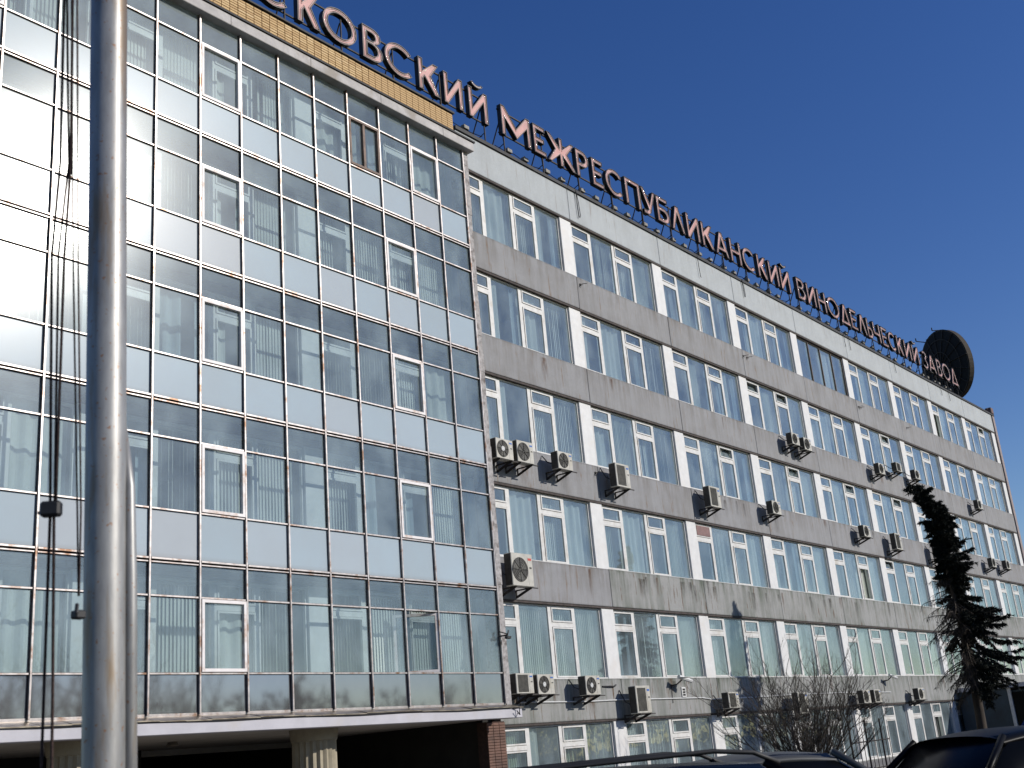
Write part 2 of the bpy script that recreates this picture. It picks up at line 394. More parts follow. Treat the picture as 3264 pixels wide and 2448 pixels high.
# windows: seven lights and their frames, local origin at the joint of the bay and the window's foot
WH = 2.155
def frame_mesh(name, mat, old=False):
    mb = MB(); y0 = 0.06
    if old:
        mb.box(0.07, 5.40, y0, y0 + 0.06, 0, 0.06); mb.box(0.07, 5.40, y0, y0 + 0.06, WH - 0.06, WH)
        for x in (0.07, 1.38, 2.70, 4.02, 5.33): mb.box(x, x + 0.075, y0 - 0.01, y0 + 0.07, 0.06, WH - 0.06)
        return mb.mesh(name, mat)
    mb.box(0.07, 5.40, y0 - 0.05, y0 + 0.09, 0.0, 0.055)            # sill member
    mb.box(0.07, 5.40, y0, y0 + 0.08, WH - 0.05, WH)
    for x0, x1 in ((0.07, 0.13), (1.19, 1.345), (2.70, 2.855), (3.905, 4.04), (5.345, 5.40)):
        mb.box(x0, x1, y0 + 0.003, y0 + 0.08, 0.055, WH - 0.05)
    zt = WH - 0.50
    for a, b in ((0.13, 1.19), (2.855, 3.905)):                     # opening lights with transom above
        mb.box(a, b, y0 + 0.004, y0 + 0.07, zt - 0.125, zt)
        for lo, hi in ((0.055, zt - 0.125), (zt, WH - 0.05)):
            w = 0.055
            mb.box(a + 0.012, a + w, y0 - 0.02, y0 + 0.05, lo + 0.012, hi - 0.012)
            mb.box(b - w, b - 0.012, y0 - 0.02, y0 + 0.05, lo + 0.012, hi - 0.012)
            mb.box(a + w, b - w, y0 - 0.019, y0 + 0.05, lo + 0.012, lo + w)
            mb.box(a + w, b - w, y0 - 0.019, y0 + 0.05, hi - w, hi - 0.012)
    mb.box(0.06, 5.41, 0.0 - 0.03, y0 - 0.05, -0.03, 0.012)         # metal sill strip
    return mb.mesh(name, mat)
FR = frame_mesh('window', M['pvc']); FRO = frame_mesh('window', M['oldframe'], True)
zt = WH - 0.50
PANES = [(0.18, 1.14, 0.10, zt - 0.17), (0.18, 1.14, zt + 0.045, WH - 0.095), (1.345, 2.70, 0.055, WH - 0.05),
         (2.905, 3.855, 0.10, zt - 0.17), (2.905, 3.855, zt + 0.045, WH - 0.095), (4.04, 5.345, 0.055, WH - 0.05)]
def pane_mesh(w, h, mat=None, t=0.008):
    mb = MB(); mb.box(-w / 2, w / 2, -t / 2, t / 2, -h / 2, h / 2); return mb.mesh('pane', mat or M['glassw'])
PM = [pane_mesh(b - a + 0.02, d - c + 0.02) for a, b, c, d in PANES]
PMO = pane_mesh(1.26, WH - 0.10)
def slats(w, h, seed, mat, gap=0.095, close=0.55, missing=0.04):
    r = random.Random(seed); mb = MB(); n = int(w / gap)
    mb.box(0, w, -0.02, 0.02, h - 0.04, h)
    for i in range(n):
        if r.random() < missing: continue
        cx = (i + 0.5) * gap; a = close + r.uniform(-0.16, 0.16); s = 0.047
        dx, dy = s * math.cos(a), s * math.sin(a)
        dz = r.uniform(0, 0.02)
        mb.quad((cx - dx, -dy, dz), (cx + dx, dy, dz), (cx + dx, dy, h - 0.04), (cx - dx, -dy, h - 0.04))
    return mb.mesh('blind', mat)
def drape(w, h, seed, mat):
    r = random.Random(seed); mb = MB(); n = int(w / 0.05) + 1; ph = r.uniform(0, 6)
    pts = [(i * w / n, 0.035 * math.sin(i * 0.9 + ph) + 0.02 * math.sin(i * 0.37 + ph)) for i in range(n + 1)]
    for (xa, ya), (xb, yb) in zip(pts, pts[1:]): mb.quad((xa, ya, 0), (xb, yb, 0), (xb, yb, h), (xa, ya, h))
    return mb.mesh('curtain', mat, True)
def add_blinds(parent, x0, z0, wins, seed, dense=0.75, green=False):
    r = random.Random(seed)
    for (a, b) in wins:
        u = r.random(); mat = M['blindg'] if green else M['blind']
        if u > dense: continue
        w = b - a
        if u < dense * 0.62:
            f = r.choice([1, 1, 1, 1, 0.75]); off = 0 if r.random() < 0.5 else w * (1 - f)
            put('blind', slats(w * f, WH - 0.1, seed * 31 + int(a * 10), mat, close=r.choice([0.25, 0.45, 0.9])), parent, (x0 + a + off, D + 0.34, z0 + 0.05))
        elif u < dense * 0.85:
            f = r.uniform(0.25, 0.5)
            put('curtain', drape(w * f, WH - 0.05, seed * 17 + int(a * 10), M['blind'] if r.random() < 0.6 else M['curtain']), parent, (x0 + a, D + 0.30, z0 + 0.03))
            if r.random() < 0.5: put('curtain', drape(w * 0.25, WH - 0.05, seed * 19 + int(a * 10), M['curtain']), parent, (x0 + b - w * 0.25, D + 0.30, z0 + 0.03))
        else:
            put('curtain', drape(w, WH - 0.05, seed * 13 + int(a * 10), M['blind']), parent, (x0 + a, D + 0.32, z0 + 0.03))
OPEN_VENTS = {(4, 3, 1), (4, 3, 4), (4, 5, 4), (3, 2, 4), (3, 3, 4), (3, 4, 4), (3, 5, 4), (5, 8, 4), (2, 5, 1)}
DARK = {(2, 4, 3), (0, 5, 3), (5, 7, 0)}
SECT = [(0.13, 1.2), (1.34, 2.7), (2.85, 3.9), (4.04, 5.35)]
for fl in range(6):
    for k in range(-3, 9):
        if k < 0 and fl == 0: continue
        z0 = BOT[fl] - 0.065 - WH
        old = (fl == 5 and k == 4)
        inner = k < 0
        nm = 'inner_window' if inner else 'window'
        xs = jx(k); sc = None
        if k == 8: sc = (0.985 * 0.95, 1, 1)
        w = put(nm, FRO if old else FR, B, (xs, D + 0.06, z0), scale=sc)
        if k == 8: w.scale = (0.955, 1, 1)
        if old:
            for i in range(4):
                o = put('pane', PMO, w, (xs + 0.145 + 0.62 + i * 1.315, D + 0.06 + 0.10, z0 + WH / 2))
        elif not inner:
            for i, (a, b, c, d) in enumerate(PANES):
                if (fl, k, i) in DARK: continue
                o = put('pane', PM[i], w, (xs + (a + b) / 2, D + 0.06 + (0.07 if i in (0, 1, 3, 4) else 0.095), z0 + (c + d) / 2))
                o.rotation_euler = (rnd.gauss(0, 0.0022), 0, rnd.gauss(0, 0.0022))
                if (fl, k, i) in OPEN_VENTS:
                    o.rotation_euler = (math.radians(-22), 0, 0)
                    o.location = Vector((o.location.x, o.location.y + 0.09, o.location.z - 0.015))
        green = (fl == 0 and k == 0)
        add_blinds(w, xs, z0, SECT, fl * 101 + k * 7 + 50, dense=1.0 if green else (1.0 if inner else (0.95 if k < 4 else 0.85)), green=green)
# reddish panel in a small transom light
box_part('transom_panel', jx(2) + 0.18, jx(2) + 1.14, D + 0.085, D + 0.095, BOT[2] - 0.055 - 0.455, BOT[2] - 0.055 - 0.095, simple('dull_red_panel', (0.20, 0.11, 0.10), 0.6))
# a dropped curtain behind the open light and one window with nothing behind it
# rooms behind the glass
for fl in range(0, 7):
    z = (BOT[fl] + TOP[fl]) / 2 - 0.15 if fl < 6 else 0
    if fl == 6: continue
    box_part('floor_slab', (X0 if fl > 0 else 24.7), XE - 0.3, D + 0.302, D + 8.0, z, z + 0.45 if fl < 5 else TOP[5] - 0.12, M['ceil'])
box_part('back_wall', 24.7, XE - 0.3, D + 8.002, D + 8.3, 0, TOP[5] - 0.1, M['inner'])
box_part('back_wall', X0, 24.698, D + 8.002, D + 8.3, BOT[0], TOP[5] - 0.1, M['inner'])
for k in range(-3, 9):
    box_part('partition', jx(k) - 0.18, jx(k) - 0.02, D + 0.34, D + 7.99, (0.1 if k > 0 else BOT[0] + 0.4), TOP[5] - 0.6, M['inner'])
# end pier and end wall
box_part('end_pier', 78.45, 78.66, D + 0.10, D + 0.35, 0, BOT[5], M['black'])
box_part('end_wall', XE + 0.012, XE + 0.42, D - 0.02, D + 12, 0, TOP[5] + 0.05, simple('pinkish_end_wall', (0.30, 0.25, 0.24), 0.9, var=0.15))
box_part('end_wall', X0 - 0.3, X0 - 0.002, DC, D + 8.3, 2.8, 20.0, M['band'])
# plinth under the ground floor windows
box_part('plinth', 24.72, XE, D + 0.02, D + 0.3, 0.0, BOT[0] - 0.055 - WH - 0.03, M['band_dirty'])
# roof edge flashing
mb = MB(); x = J0
while x < XE:
    x2 = min(x + 2.0, XE + 0.42); dz = rnd.uniform(-0.008, 0.012)
    mb.box(x, x2 - 0.004, D - 0.05 + rnd.uniform(-0.008, 0.004), D + 0.42, TOP[5] + 0.003, TOP[5] + 0.12 + dz); x = x2
put('roof_flashing', mb.mesh('roof_flashing', M['flash']), B, (0, 0, 0))
box_part('roof', X0, XE, D + 0.43, D + 8.3, TOP[5] - 0.6, TOP[5] - 0.1, M['flash'])
# thin strip in the gap under each band, coloured dark as its shadow
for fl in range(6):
    box_part('head_gap_shade', J0, XE - 0.2, D + 0.022, D + 0.28, BOT[fl] - 0.062, BOT[fl] - 0.002, M['gasket'])

# ---- glass curtain wall
PX = 1.2043; CX0 = 24.115
def cz(v): return v * DC + EYE
DBL = [0.2203, 0.3930, 0.5635, 0.7340]           # double rails
TRN = [0.1830, 0.3500, 0.5218, 0.6915, 0.8590]
SIL = [0.1062, 0.2722, 0.4433, 0.6148, 0.7825]
CBOT, CTOP = 0.0665, 0.9050
NCOL = 16
mb = MB(); mb.box(X0, CX0 + 0.03, DC + 0.05, DC + 0.11, cz(CTOP) - 0.05, cz(CTOP) + 0.02)
CW = put('curtain_wall', mb.mesh('curtain_wall', M['alu']), B, (0, 0, 0))
box_part('sill_rail', X0, CX0 + 0.03, DC - 0.005, DC + 0.11, cz(CBOT) - 0.03, cz(CBOT) + 0.025, M['alu'], CW)
def bar(mb, x0, x1, z0, z1, y, deep=0.055, lip=0.014, horiz=True):
    # metal cap proud of a wider dark gasket
    mb.box(x0, x1, y - deep, y - 0.012, z0, z1, 0)
    if horiz: mb.box(x0, x1, y - 0.011, y + 0.05, z0 - lip, z1 + lip, 1)
    else: mb.box(x0 - lip, x1 + lip, y - 0.0105, y + 0.049, z0, z1, 1)
mb = MB(); bar(mb, -0.018, 0.018, 0, cz(CTOP) - cz(CBOT), 0, 0.06, 0.010, False); MU = mb.mesh('mullion', [M['alu'], M['gasket']])
for k in range(NCOL + 1):
    put('mullion', MU, CW, (CX0 - PX * k, DC, cz(CBOT)))
def rails(z, hh, double=False):
    mb = MB(); L = PX - 0.07
    if double:
        bar(mb, 0, L, -0.014, 0.022, 0, 0.06, 0.014); bar(mb, 0, L, -0.078, -0.054, 0, 0.045, 0.010)
    else: bar(mb, 0, L, -hh, hh, 0, 0.04, 0.009)
    return mb.mesh('rail', [M['alu'], M['gasket']])
RS = rails(0, 0.016); RD = rails(0, 0.03, True)
for lvl in TRN + SIL:
    for k in range(NCOL): put('rail', RS, CW, (CX0 - PX * (k + 1) + 0.035, DC - 0.001, cz(lvl)))
for lvl in DBL:
    for k in range(NCOL): put('rail', RD, CW, (CX0 - PX * (k + 1) + 0.035, DC - 0.001, cz(lvl)))
SASH = {(4, 7), (4, 1), (4, 3), (3, 7), (3, 2), (2, 7), (2, 2), (1, 7), (1, 2), (0, 7), (0, 2), (4, 12), (2, 13)}
meshes = {}
def cpane(kind, w, h, mat):
    key = (kind, round(w, 3), round(h, 3))
    if key not in meshes:
        mb = MB(); mb.box(-w / 2, w / 2, 0, 0.008, -h / 2, h / 2); meshes[key] = mb.mesh(kind, mat)
    return meshes[key]
def sash_mesh(w, h, mat, t=0.065, split=False):
    mb = MB()
    for a, b, c, d in ((-w / 2, -w / 2 + t, -h / 2, h / 2), (w / 2 - t, w / 2, -h / 2, h / 2), (-w / 2 + t, w / 2 - t, -h / 2, -h / 2 + t), (-w / 2 + t, w / 2 - t, h / 2 - t, h / 2)):
        mb.box(a, b, -0.06, 0.03, c, d)
    if split: mb.box(-0.05, 0.03, -0.05, 0.03, -h / 2 + t, h / 2 - t)
    return mb.mesh('opening_sash', mat)
M['whitem'] = simple('white_painted_sash', (0.74, 0.70, 0.68), 0.5, var=0.06, scale=5, dirt=(0.50, 0.36, 0.28))
M['woodsash'] = simple('brown_weathered_sash', (0.19, 0.13, 0.10), 0.7, var=0.25, scale=6)
for k in range(NCOL):
    cx = CX0 - PX * (k + 0.5); w = PX - 0.07
    rows = []
    for f in range(5):
        lo = DBL[f - 1] if f > 0 else CBOT; top = DBL[f] if f < 4 else CTOP
        rows += [('spandrel_panel' if f > 0 else 'lower_panel', lo, SIL[f]), ('glass_pane', SIL[f], TRN[f]), ('transom_pane', TRN[f], top)]
    for i, (kind, a, b) in enumerate(rows):
        za, zb = cz(a) + 0.03, cz(b) - 0.03
        if b in DBL: zb -= 0.05
        h = zb - za
        mat = M['spandrel'] if kind == 'spandrel_panel' else M['lowpanel'] if kind == 'lower_panel' else M['glassc']
        f = i // 3
        name = kind
        sash = kind == 'glass_pane' and (f, k) in SASH
        if sash:
            mt = M['woodsash'] if (f, k) == (4, 3) else M['whitem']
            s = put('opening_sash', sash_mesh(w, h, mt, split=(f, k) == (4, 3)), CW, (cx, DC - 0.01, (za + zb) / 2))
            w2, h2 = w - 0.12, h - 0.12
            if (f, k) == (0, 2):
                s.rotation_euler = (0, 0, math.radians(-38)); s.location = Vector((s.location.x + 0.17, s.location.y + 0.38, s.location.z))
                o = put('glass_pane', cpane(kind, w2, h2, mat), CW, (cx + 0.17, DC + 0.37, (za + zb) / 2)); o.rotation_euler = (0, 0, math.radians(-38))
                continue
        else: w2, h2 = w + 0.01, h + 0.02
        o = put(name, cpane(kind, w2, h2, mat), CW, (cx, DC + 0.004, (za + zb) / 2))
        o.rotation_euler = (rnd.gauss(0, 0.0035), 0, rnd.gauss(0, 0.0035))
# closures between the curtain wall and the concrete wall behind
for lv in DBL: box_part('cavity_floor', X0, 24.10, DC + 0.06, D - 0.004, cz(lv) - 0.05, cz(lv) + 0.02, M['inner'])
# corner strip at the end of the curtain wall
mb = MB(); n = 30; H = 19.5 - 2.70
def fx(z): return 0.0
for i in range(n):
    za, zb = H * i / n, H * (i + 1) / n
    a = rnd.uniform(-0.010, 0.010); b = rnd.uniform(-0.012, 0.014)
    mb.box(a, 0.20 + b, rnd.uniform(-0.01, 0.01), 0.548, za, zb)
put('corner_strip', mb.mesh('corner_strip', M['fin']), B, (24.175, DC - 0.02, 2.70))
# cornice, brick parapet
mb = MB(); mb.bevbox(0, 24.46 - X0, 0, 1.6, 0, 0.29, 0.012)
for i in range(1, 8): mb.box(i * 2.6, i * 2.6 + 0.012, -0.002, 0.02, 0.0, 0.29, 1)
put('cornice', mb.mesh('cornice', [M['cornice'], M['gasket']]), B, (X0, 19.60, 19.40))
box_part('cornice_flashing', X0, 24.50, 19.56, 19.9, 19.695, 19.745, M['flash'])
bx1 = 23.90
BP = box_part('brick_parapet', X0, bx1, 19.935, 20.25, 19.75, 20.63, M['mortar'])
mb = MB(); mb.bevbox(0.005, 0.245, 0, 0.06, 0.004, 0.066, 0.004); BRK = mb.mesh('brick', M['ybrick'])
rest = MB(); cols = []
nb = 0; c = 0; x = bx1 - 0.252
while x > X0:
    cols.append(x); x -= 0.256
vis = [x for x in cols if x > 13.2]; vis.sort()
order = [(x, r) for x in vis for r in range(11)]
for i, (x, r) in enumerate(order):
    if i < 300: put('brick', BRK, BP, (x, 19.90 + rnd.uniform(-0.004, 0.004), 19.76 + r * 0.0775))
    else: rest.box(x + 0.005, x + 0.245, 19.90, 19.96, 19.764 + r * 0.0775, 19.826 + r * 0.0775)
for x in cols:
    if x <= 13.2:
        for r in range(11): rest.box(x + 0.005, x + 0.245, 19.90, 19.96, 19.764 + r * 0.0775, 19.826 + r * 0.0775)
put('brickwork', rest.mesh('brickwork', M['ybrick']), BP, (0, 0, 0), kind='stuff')
mb = MB()
for yy in (0.02, 0.11, 0.2, 0.29):
    for r in range(11): mb.box(bx1 - 0.01, bx1 + 0.035, 19.94 + yy - 0.03, 19.94 + yy + 0.05, 19.764 + r * 0.0775, 19.826 + r * 0.0775)
put('brickwork', mb.mesh('brickwork', M['ybrick']), BP, (0, 0, 0), kind='stuff')
mb = MB(); x = X0
while x < bx1:
    x2 = min(x + 1.6, bx1 + 0.06); mb.box(x, x2 - 0.003, 19.84 + rnd.uniform(-0.01, 0.01), 20.3, 20.632, 20.675 + rnd.uniform(0, 0.02)); x = x2
put('parapet_cap', mb.mesh('parapet_cap', M['flash']), B, (0, 0, 0))
# canopy slab over the entrance
box_part('canopy_slab', X0, 24.27, 19.40, 19.84, 2.53, 2.755, M['slab'], bev=0.01)
box_part('canopy_ceiling', X0, 24.15, 19.842, 42, 2.56, 2.86, M['soffit'])
mb = MB(); x = X0; z0 = 2.775
while x < 24.3:
    x2 = min(x + 0.6, 24.3); dz = 0.012 * math.sin(x * 1.7) + rnd.uniform(-0.005, 0.005)
    mb.quad((x, 19.36, z0 + 0.02 + dz), (x2, 19.36, z0 + 0.02 + dz), (x2, 19.83, z0 + 0.12), (x, 19.83, z0 + 0.12))
    mb.quad((x, 19.36, z0 + dz), (x2, 19.36, z0 + dz), (x2, 19.36, z0 + 0.02 + dz), (x, 19.36, z0 + 0.02 + dz))
    mb.quad((x, 19.36, z0 + dz), (x, 19.83, z0 + 0.02), (x2, 19.83, z0 + 0.02), (x2, 19.36, z0 + dz)); x = x2
put('canopy_flashing', mb.mesh('canopy_flashing', simple('tarnished_flashing', (0.30, 0.26, 0.20), 0.4, metal=0.6, var=0.3, scale=4, dirt=(0.12, 0.09, 0.06))), B, (0, 0, 0))
mb = MB(); pts = [(X0 + i * 0.4, 19.38, 2.765 + 0.012 * math.sin(i * 0.7)) for i in range(49)]; mb.tube(pts, 0.018, 5)
put('cable', mb.mesh('cable', M['cable']), B, (0, 0, 0))
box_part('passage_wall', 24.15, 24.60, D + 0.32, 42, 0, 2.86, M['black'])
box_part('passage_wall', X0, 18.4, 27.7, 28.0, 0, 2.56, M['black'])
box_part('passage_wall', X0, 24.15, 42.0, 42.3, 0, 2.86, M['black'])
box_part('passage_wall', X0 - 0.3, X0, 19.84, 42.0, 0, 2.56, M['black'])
# brown tiled pier
PR = box_part('tiled_pier', 23.93, 24.68, D - 0.02, D + 0.31, 0, 2.50, M['mortar'])
mb = MB()
for r in range(34):
    for c_ in range(3): mb.bevbox(23.935 + c_ * 0.25, 23.935 + c_ * 0.25 + 0.238, D - 0.045, D - 0.01, 0.03 + r * 0.072, 0.03 + r * 0.072 + 0.062, 0.004)
put('tiling', mb.mesh('tiling', M['brownb']), PR, (0, 0, 0), kind='stuff')
# fluted columns under the canopy
mb = MB(); n = 80; prof = []
for z, rr in ((0, 0.56), (0.2, 0.56), (0.22, 0.52), (2.28, 0.50), (2.30, 0.52), (2.56, 0.56)):
    prof.append((z, rr))
ringi = []
for zi, (z, rr) in enumerate(prof):
    ringi.append(len(mb.v))
    for i in range(n):
        fl_ = 0.045 * (0.5 + 0.5 * math.cos(i * 2 * math.pi / 4)) if 0.21 < z < 2.29 else 0
        a = 2 * math.pi * i / n; mb.v.append(((rr - fl_) * math.cos(a), (rr - fl_) * math.sin(a), z))
for a, b in zip(ringi, ringi[1:]):
    for i in range(n): mb.f.append((a + i, a + (i + 1) % n, b + (i + 1) % n, b + i)); mb.m.append(0)
COLM = mb.mesh('column', M['column'])
for x in (18.2, 12.3, 6.4): put('column', COLM, B, (x, 20.65, 0))
mb = MB(); mb.tube([(0, 0, 0), (0, 0, 0.02), (0, 0, 0.10)], [0.13, 0.15, 0.10], 14)
put('ceiling_lamp', mb.mesh('ceiling_lamp', simple('lamp_glass', (0.2, 0.18, 0.15), 0.3)), B, (at_y(550, 2372, 23.5).x, 23.5, 2.46))

# hanging cable ends over the parapet
def cable_loop(px, py, dz, loop):
    p = at_y(px, py, D - 0.07); mb = MB()
    pts = [(0, 0.1, 0.10), (0, 0, 0.04), (0.02, 0, -dz * 0.5), (0.05, 0, -dz), (0.09, 0.0, -dz - 0.02)]
    if loop: pts += [(0.14, 0, -dz + 0.08), (0.10, 0, -dz * 0.4), (0.02, 0, 0.02), (0.0, 0.1, 0.1)]
    mb.tube(pts, 0.013, 5); put('cable', mb.mesh('cable', M['cable']), B, (p.x, D - 0.06, TOP[5] + 0.04))
for px, py, dz, lp in ((1836, 615, 1.0, True), (2224, 825, 0.9, False), (2366, 900, 0.75, True), (2690, 1075, 0.6, False), (2706, 1085, 0.65, False), (2852, 1165, 0.6, False), (3000, 1245, 0.5, False), (3026, 1262, 0.6, False)):
    cable_loop(px, py, dz, lp)
# small wall brackets
for px, py in ((1849, 908), (2368, 1135), (2380, 1140), (2735, 1297), (2740, 1300), (1897, 1508), (2890, 1364)):
    p = at_y(px, py, D); mb = MB(); mb.tube([(0, 0.02, 0), (0, -0.12, 0.0), (0.14, -0.2, 0.03)], 0.012, 5); mb.box(-0.03, 0.03, -0.03, 0.02, -0.04, 0.04)
    mb.tube([(0, -0.1, 0), (-0.05, -0.1, -0.1)], 0.008, 4)
    put('wall_hook', mb.mesh('wall_hook', M['steel']), B, p)
# conduit along the lowest band, with a ventilation grille
mb = MB()
pts = [at_y(x, y, D - 0.03) for x, y in ((1655, 2240), (1720, 2238), (1870, 2236), (1990, 2230), (2160, 2226), (2240, 2224), (2270, 2229), (2340, 2226), (2500, 2216), (2700, 2207), (2840, 2206))]
mb.tube(pts, 0.02, 6)
put('conduit', mb.mesh('conduit', M['whitep']), B, (0, 0, 0))
p = at_y(2178, 2206, D); mb = MB(); mb.box(-0.13, 0.13, -0.03, 0.0, -0.16, 0.16, 0)
for i in range(3):
    mb.box(-0.08, 0.08, -0.034, -0.03, -0.12 + i * 0.085, -0.06 + i * 0.085, 1)
put('ventilation_grille', mb.mesh('ventilation_grille', [M['whitep'], M['black']]), B, p)
p = at_y(1925, 2188, D); mb = MB(); mb.tube([(-0.1, -0.02, 0), (0.25, -0.06, 0.0), (0.5, -0.04, -0.01), (0.62, -0.03, 0.04)], 0.022, 6)
put('cable', mb.mesh('cable', M['cable']), B, p)

# rust and dirt runs on the bands
def run_mat(name, col, dens):
    t = NT(name)
    t.b.inputs['Base Color'].default_value = (*col, 1)
    t.b.inputs['Roughness'].default_value = 0.9
    tc = t.new('ShaderNodeTexCoord'); sep = t.new('ShaderNodeSeparateXYZ'); t.l.new(tc.outputs['Generated'], sep.inputs[0])
    fx = t.ramp(sep.outputs['X'], [(0.0, 0.0), (0.5, 1.0), (1.0, 0.0)]); fz = t.ramp(sep.outputs['Z'], [(0.0, 0.0), (0.6, 0.7), (0.97, 1.0), (1.0, 0.0)])
    n = t.noise(t.coords(scale=(9, 1, 1.2), jitter=True), 2.2, 5, 0.65)
    al = t.math('MULTIPLY', t.math('MULTIPLY', fx, fz), t.math('MULTIPLY', t.ramp(n, [(0.38, 0.0), (0.62, 1.0)]), dens))
    t.l.new(al, t.b.inputs['Alpha']); return t.mat
RUST = run_mat('rust_run', (0.13, 0.06, 0.025), 0.9); DIRT = run_mat('dirt_run', (0.05, 0.045, 0.035), 0.85)
def run(x, ztop, w, h, mat):
    mb = MB(); mb.quad((0, 0, 0), (w, 0, 0), (w, 0, h), (0, 0, h))
    put('stain', mb.mesh('stain', mat), B, (x, D - 0.011, ztop - h))
q = at_y(1875, 1850, D); run(q.x, TOP[1] - 0.05, 0.22, 1.0, RUST)
for k in range(64):
    fl = rnd.choice([0, 0, 1, 1, 1, 1, 1, 2, 3]); x = rnd.uniform(25.2, 76)
    if fl == 1 and rnd.random() < 0.6: x = rnd.uniform(30.8, 52)
    run(x, TOP[fl] - rnd.uniform(0.0, 0.25), rnd.uniform(0.10, 0.45), rnd.uniform(0.35, 0.9), RUST if rnd.random() < 0.35 else DIRT)
for px, py, fl in ((1675, 1490, 2), (1802, 1510, 2), (1986, 1565, 2), (2280, 1625, 2), (2476, 1650, 2), (2550, 1440, 3), (1891, 2215, 0), (2052, 2275, 0), (2811, 1520, 3), (2865, 1760, 2)):
    q = at_y(px, py, D); run(q.x - 0.35, q.z + 0.25, 0.5, max(0.15, q.z + 0.25 - BOT[fl] - 0.02), RUST if px % 2 else DIRT)

# ------------------------------------------------------------------ annex on the far right
AX = thing('annex', (62.5, 17.5, 0), 'low dark teal annex with a pale roof edge projecting behind the spruce trunk', 'annex')
def apart(nm, x0, x1, y0, y1, z0, z1, mat): return box_part(nm, x0, x1, y0, y1, z0, z1, mat, AX)
apart('wall', 60.95, 61.15, 17.95, D - 0.06, 0, 2.72, M['teal'])
apart('wall', 61.16, 72, 14.2, D - 0.06, 0, 2.60, M['teal'])
apart('corner_post', 60.90, 61.12, 17.78, 17.94, 0, 2.72, M['pvc'])
apart('window_glass', 61.02, 61.10, 14.3, 17.77, 0.9, 2.50, M['carglass'])
apart('window_post', 60.93, 61.08, 16.55, 16.68, 0.9, 2.50, M['pvc'])
apart('wall', 60.98, 61.14, 14.2, 17.77, 0.0, 0.89, M['teal'])
apart('roof_edge', 60.75, 72, 14.0, D - 0.08, 2.73, 2.93, M['slab'])

# ------------------------------------------------------------------ rooftop lettering
ZB = 0.9715 * 20.7 + EYE; CH = 1.155; SY = 20.7

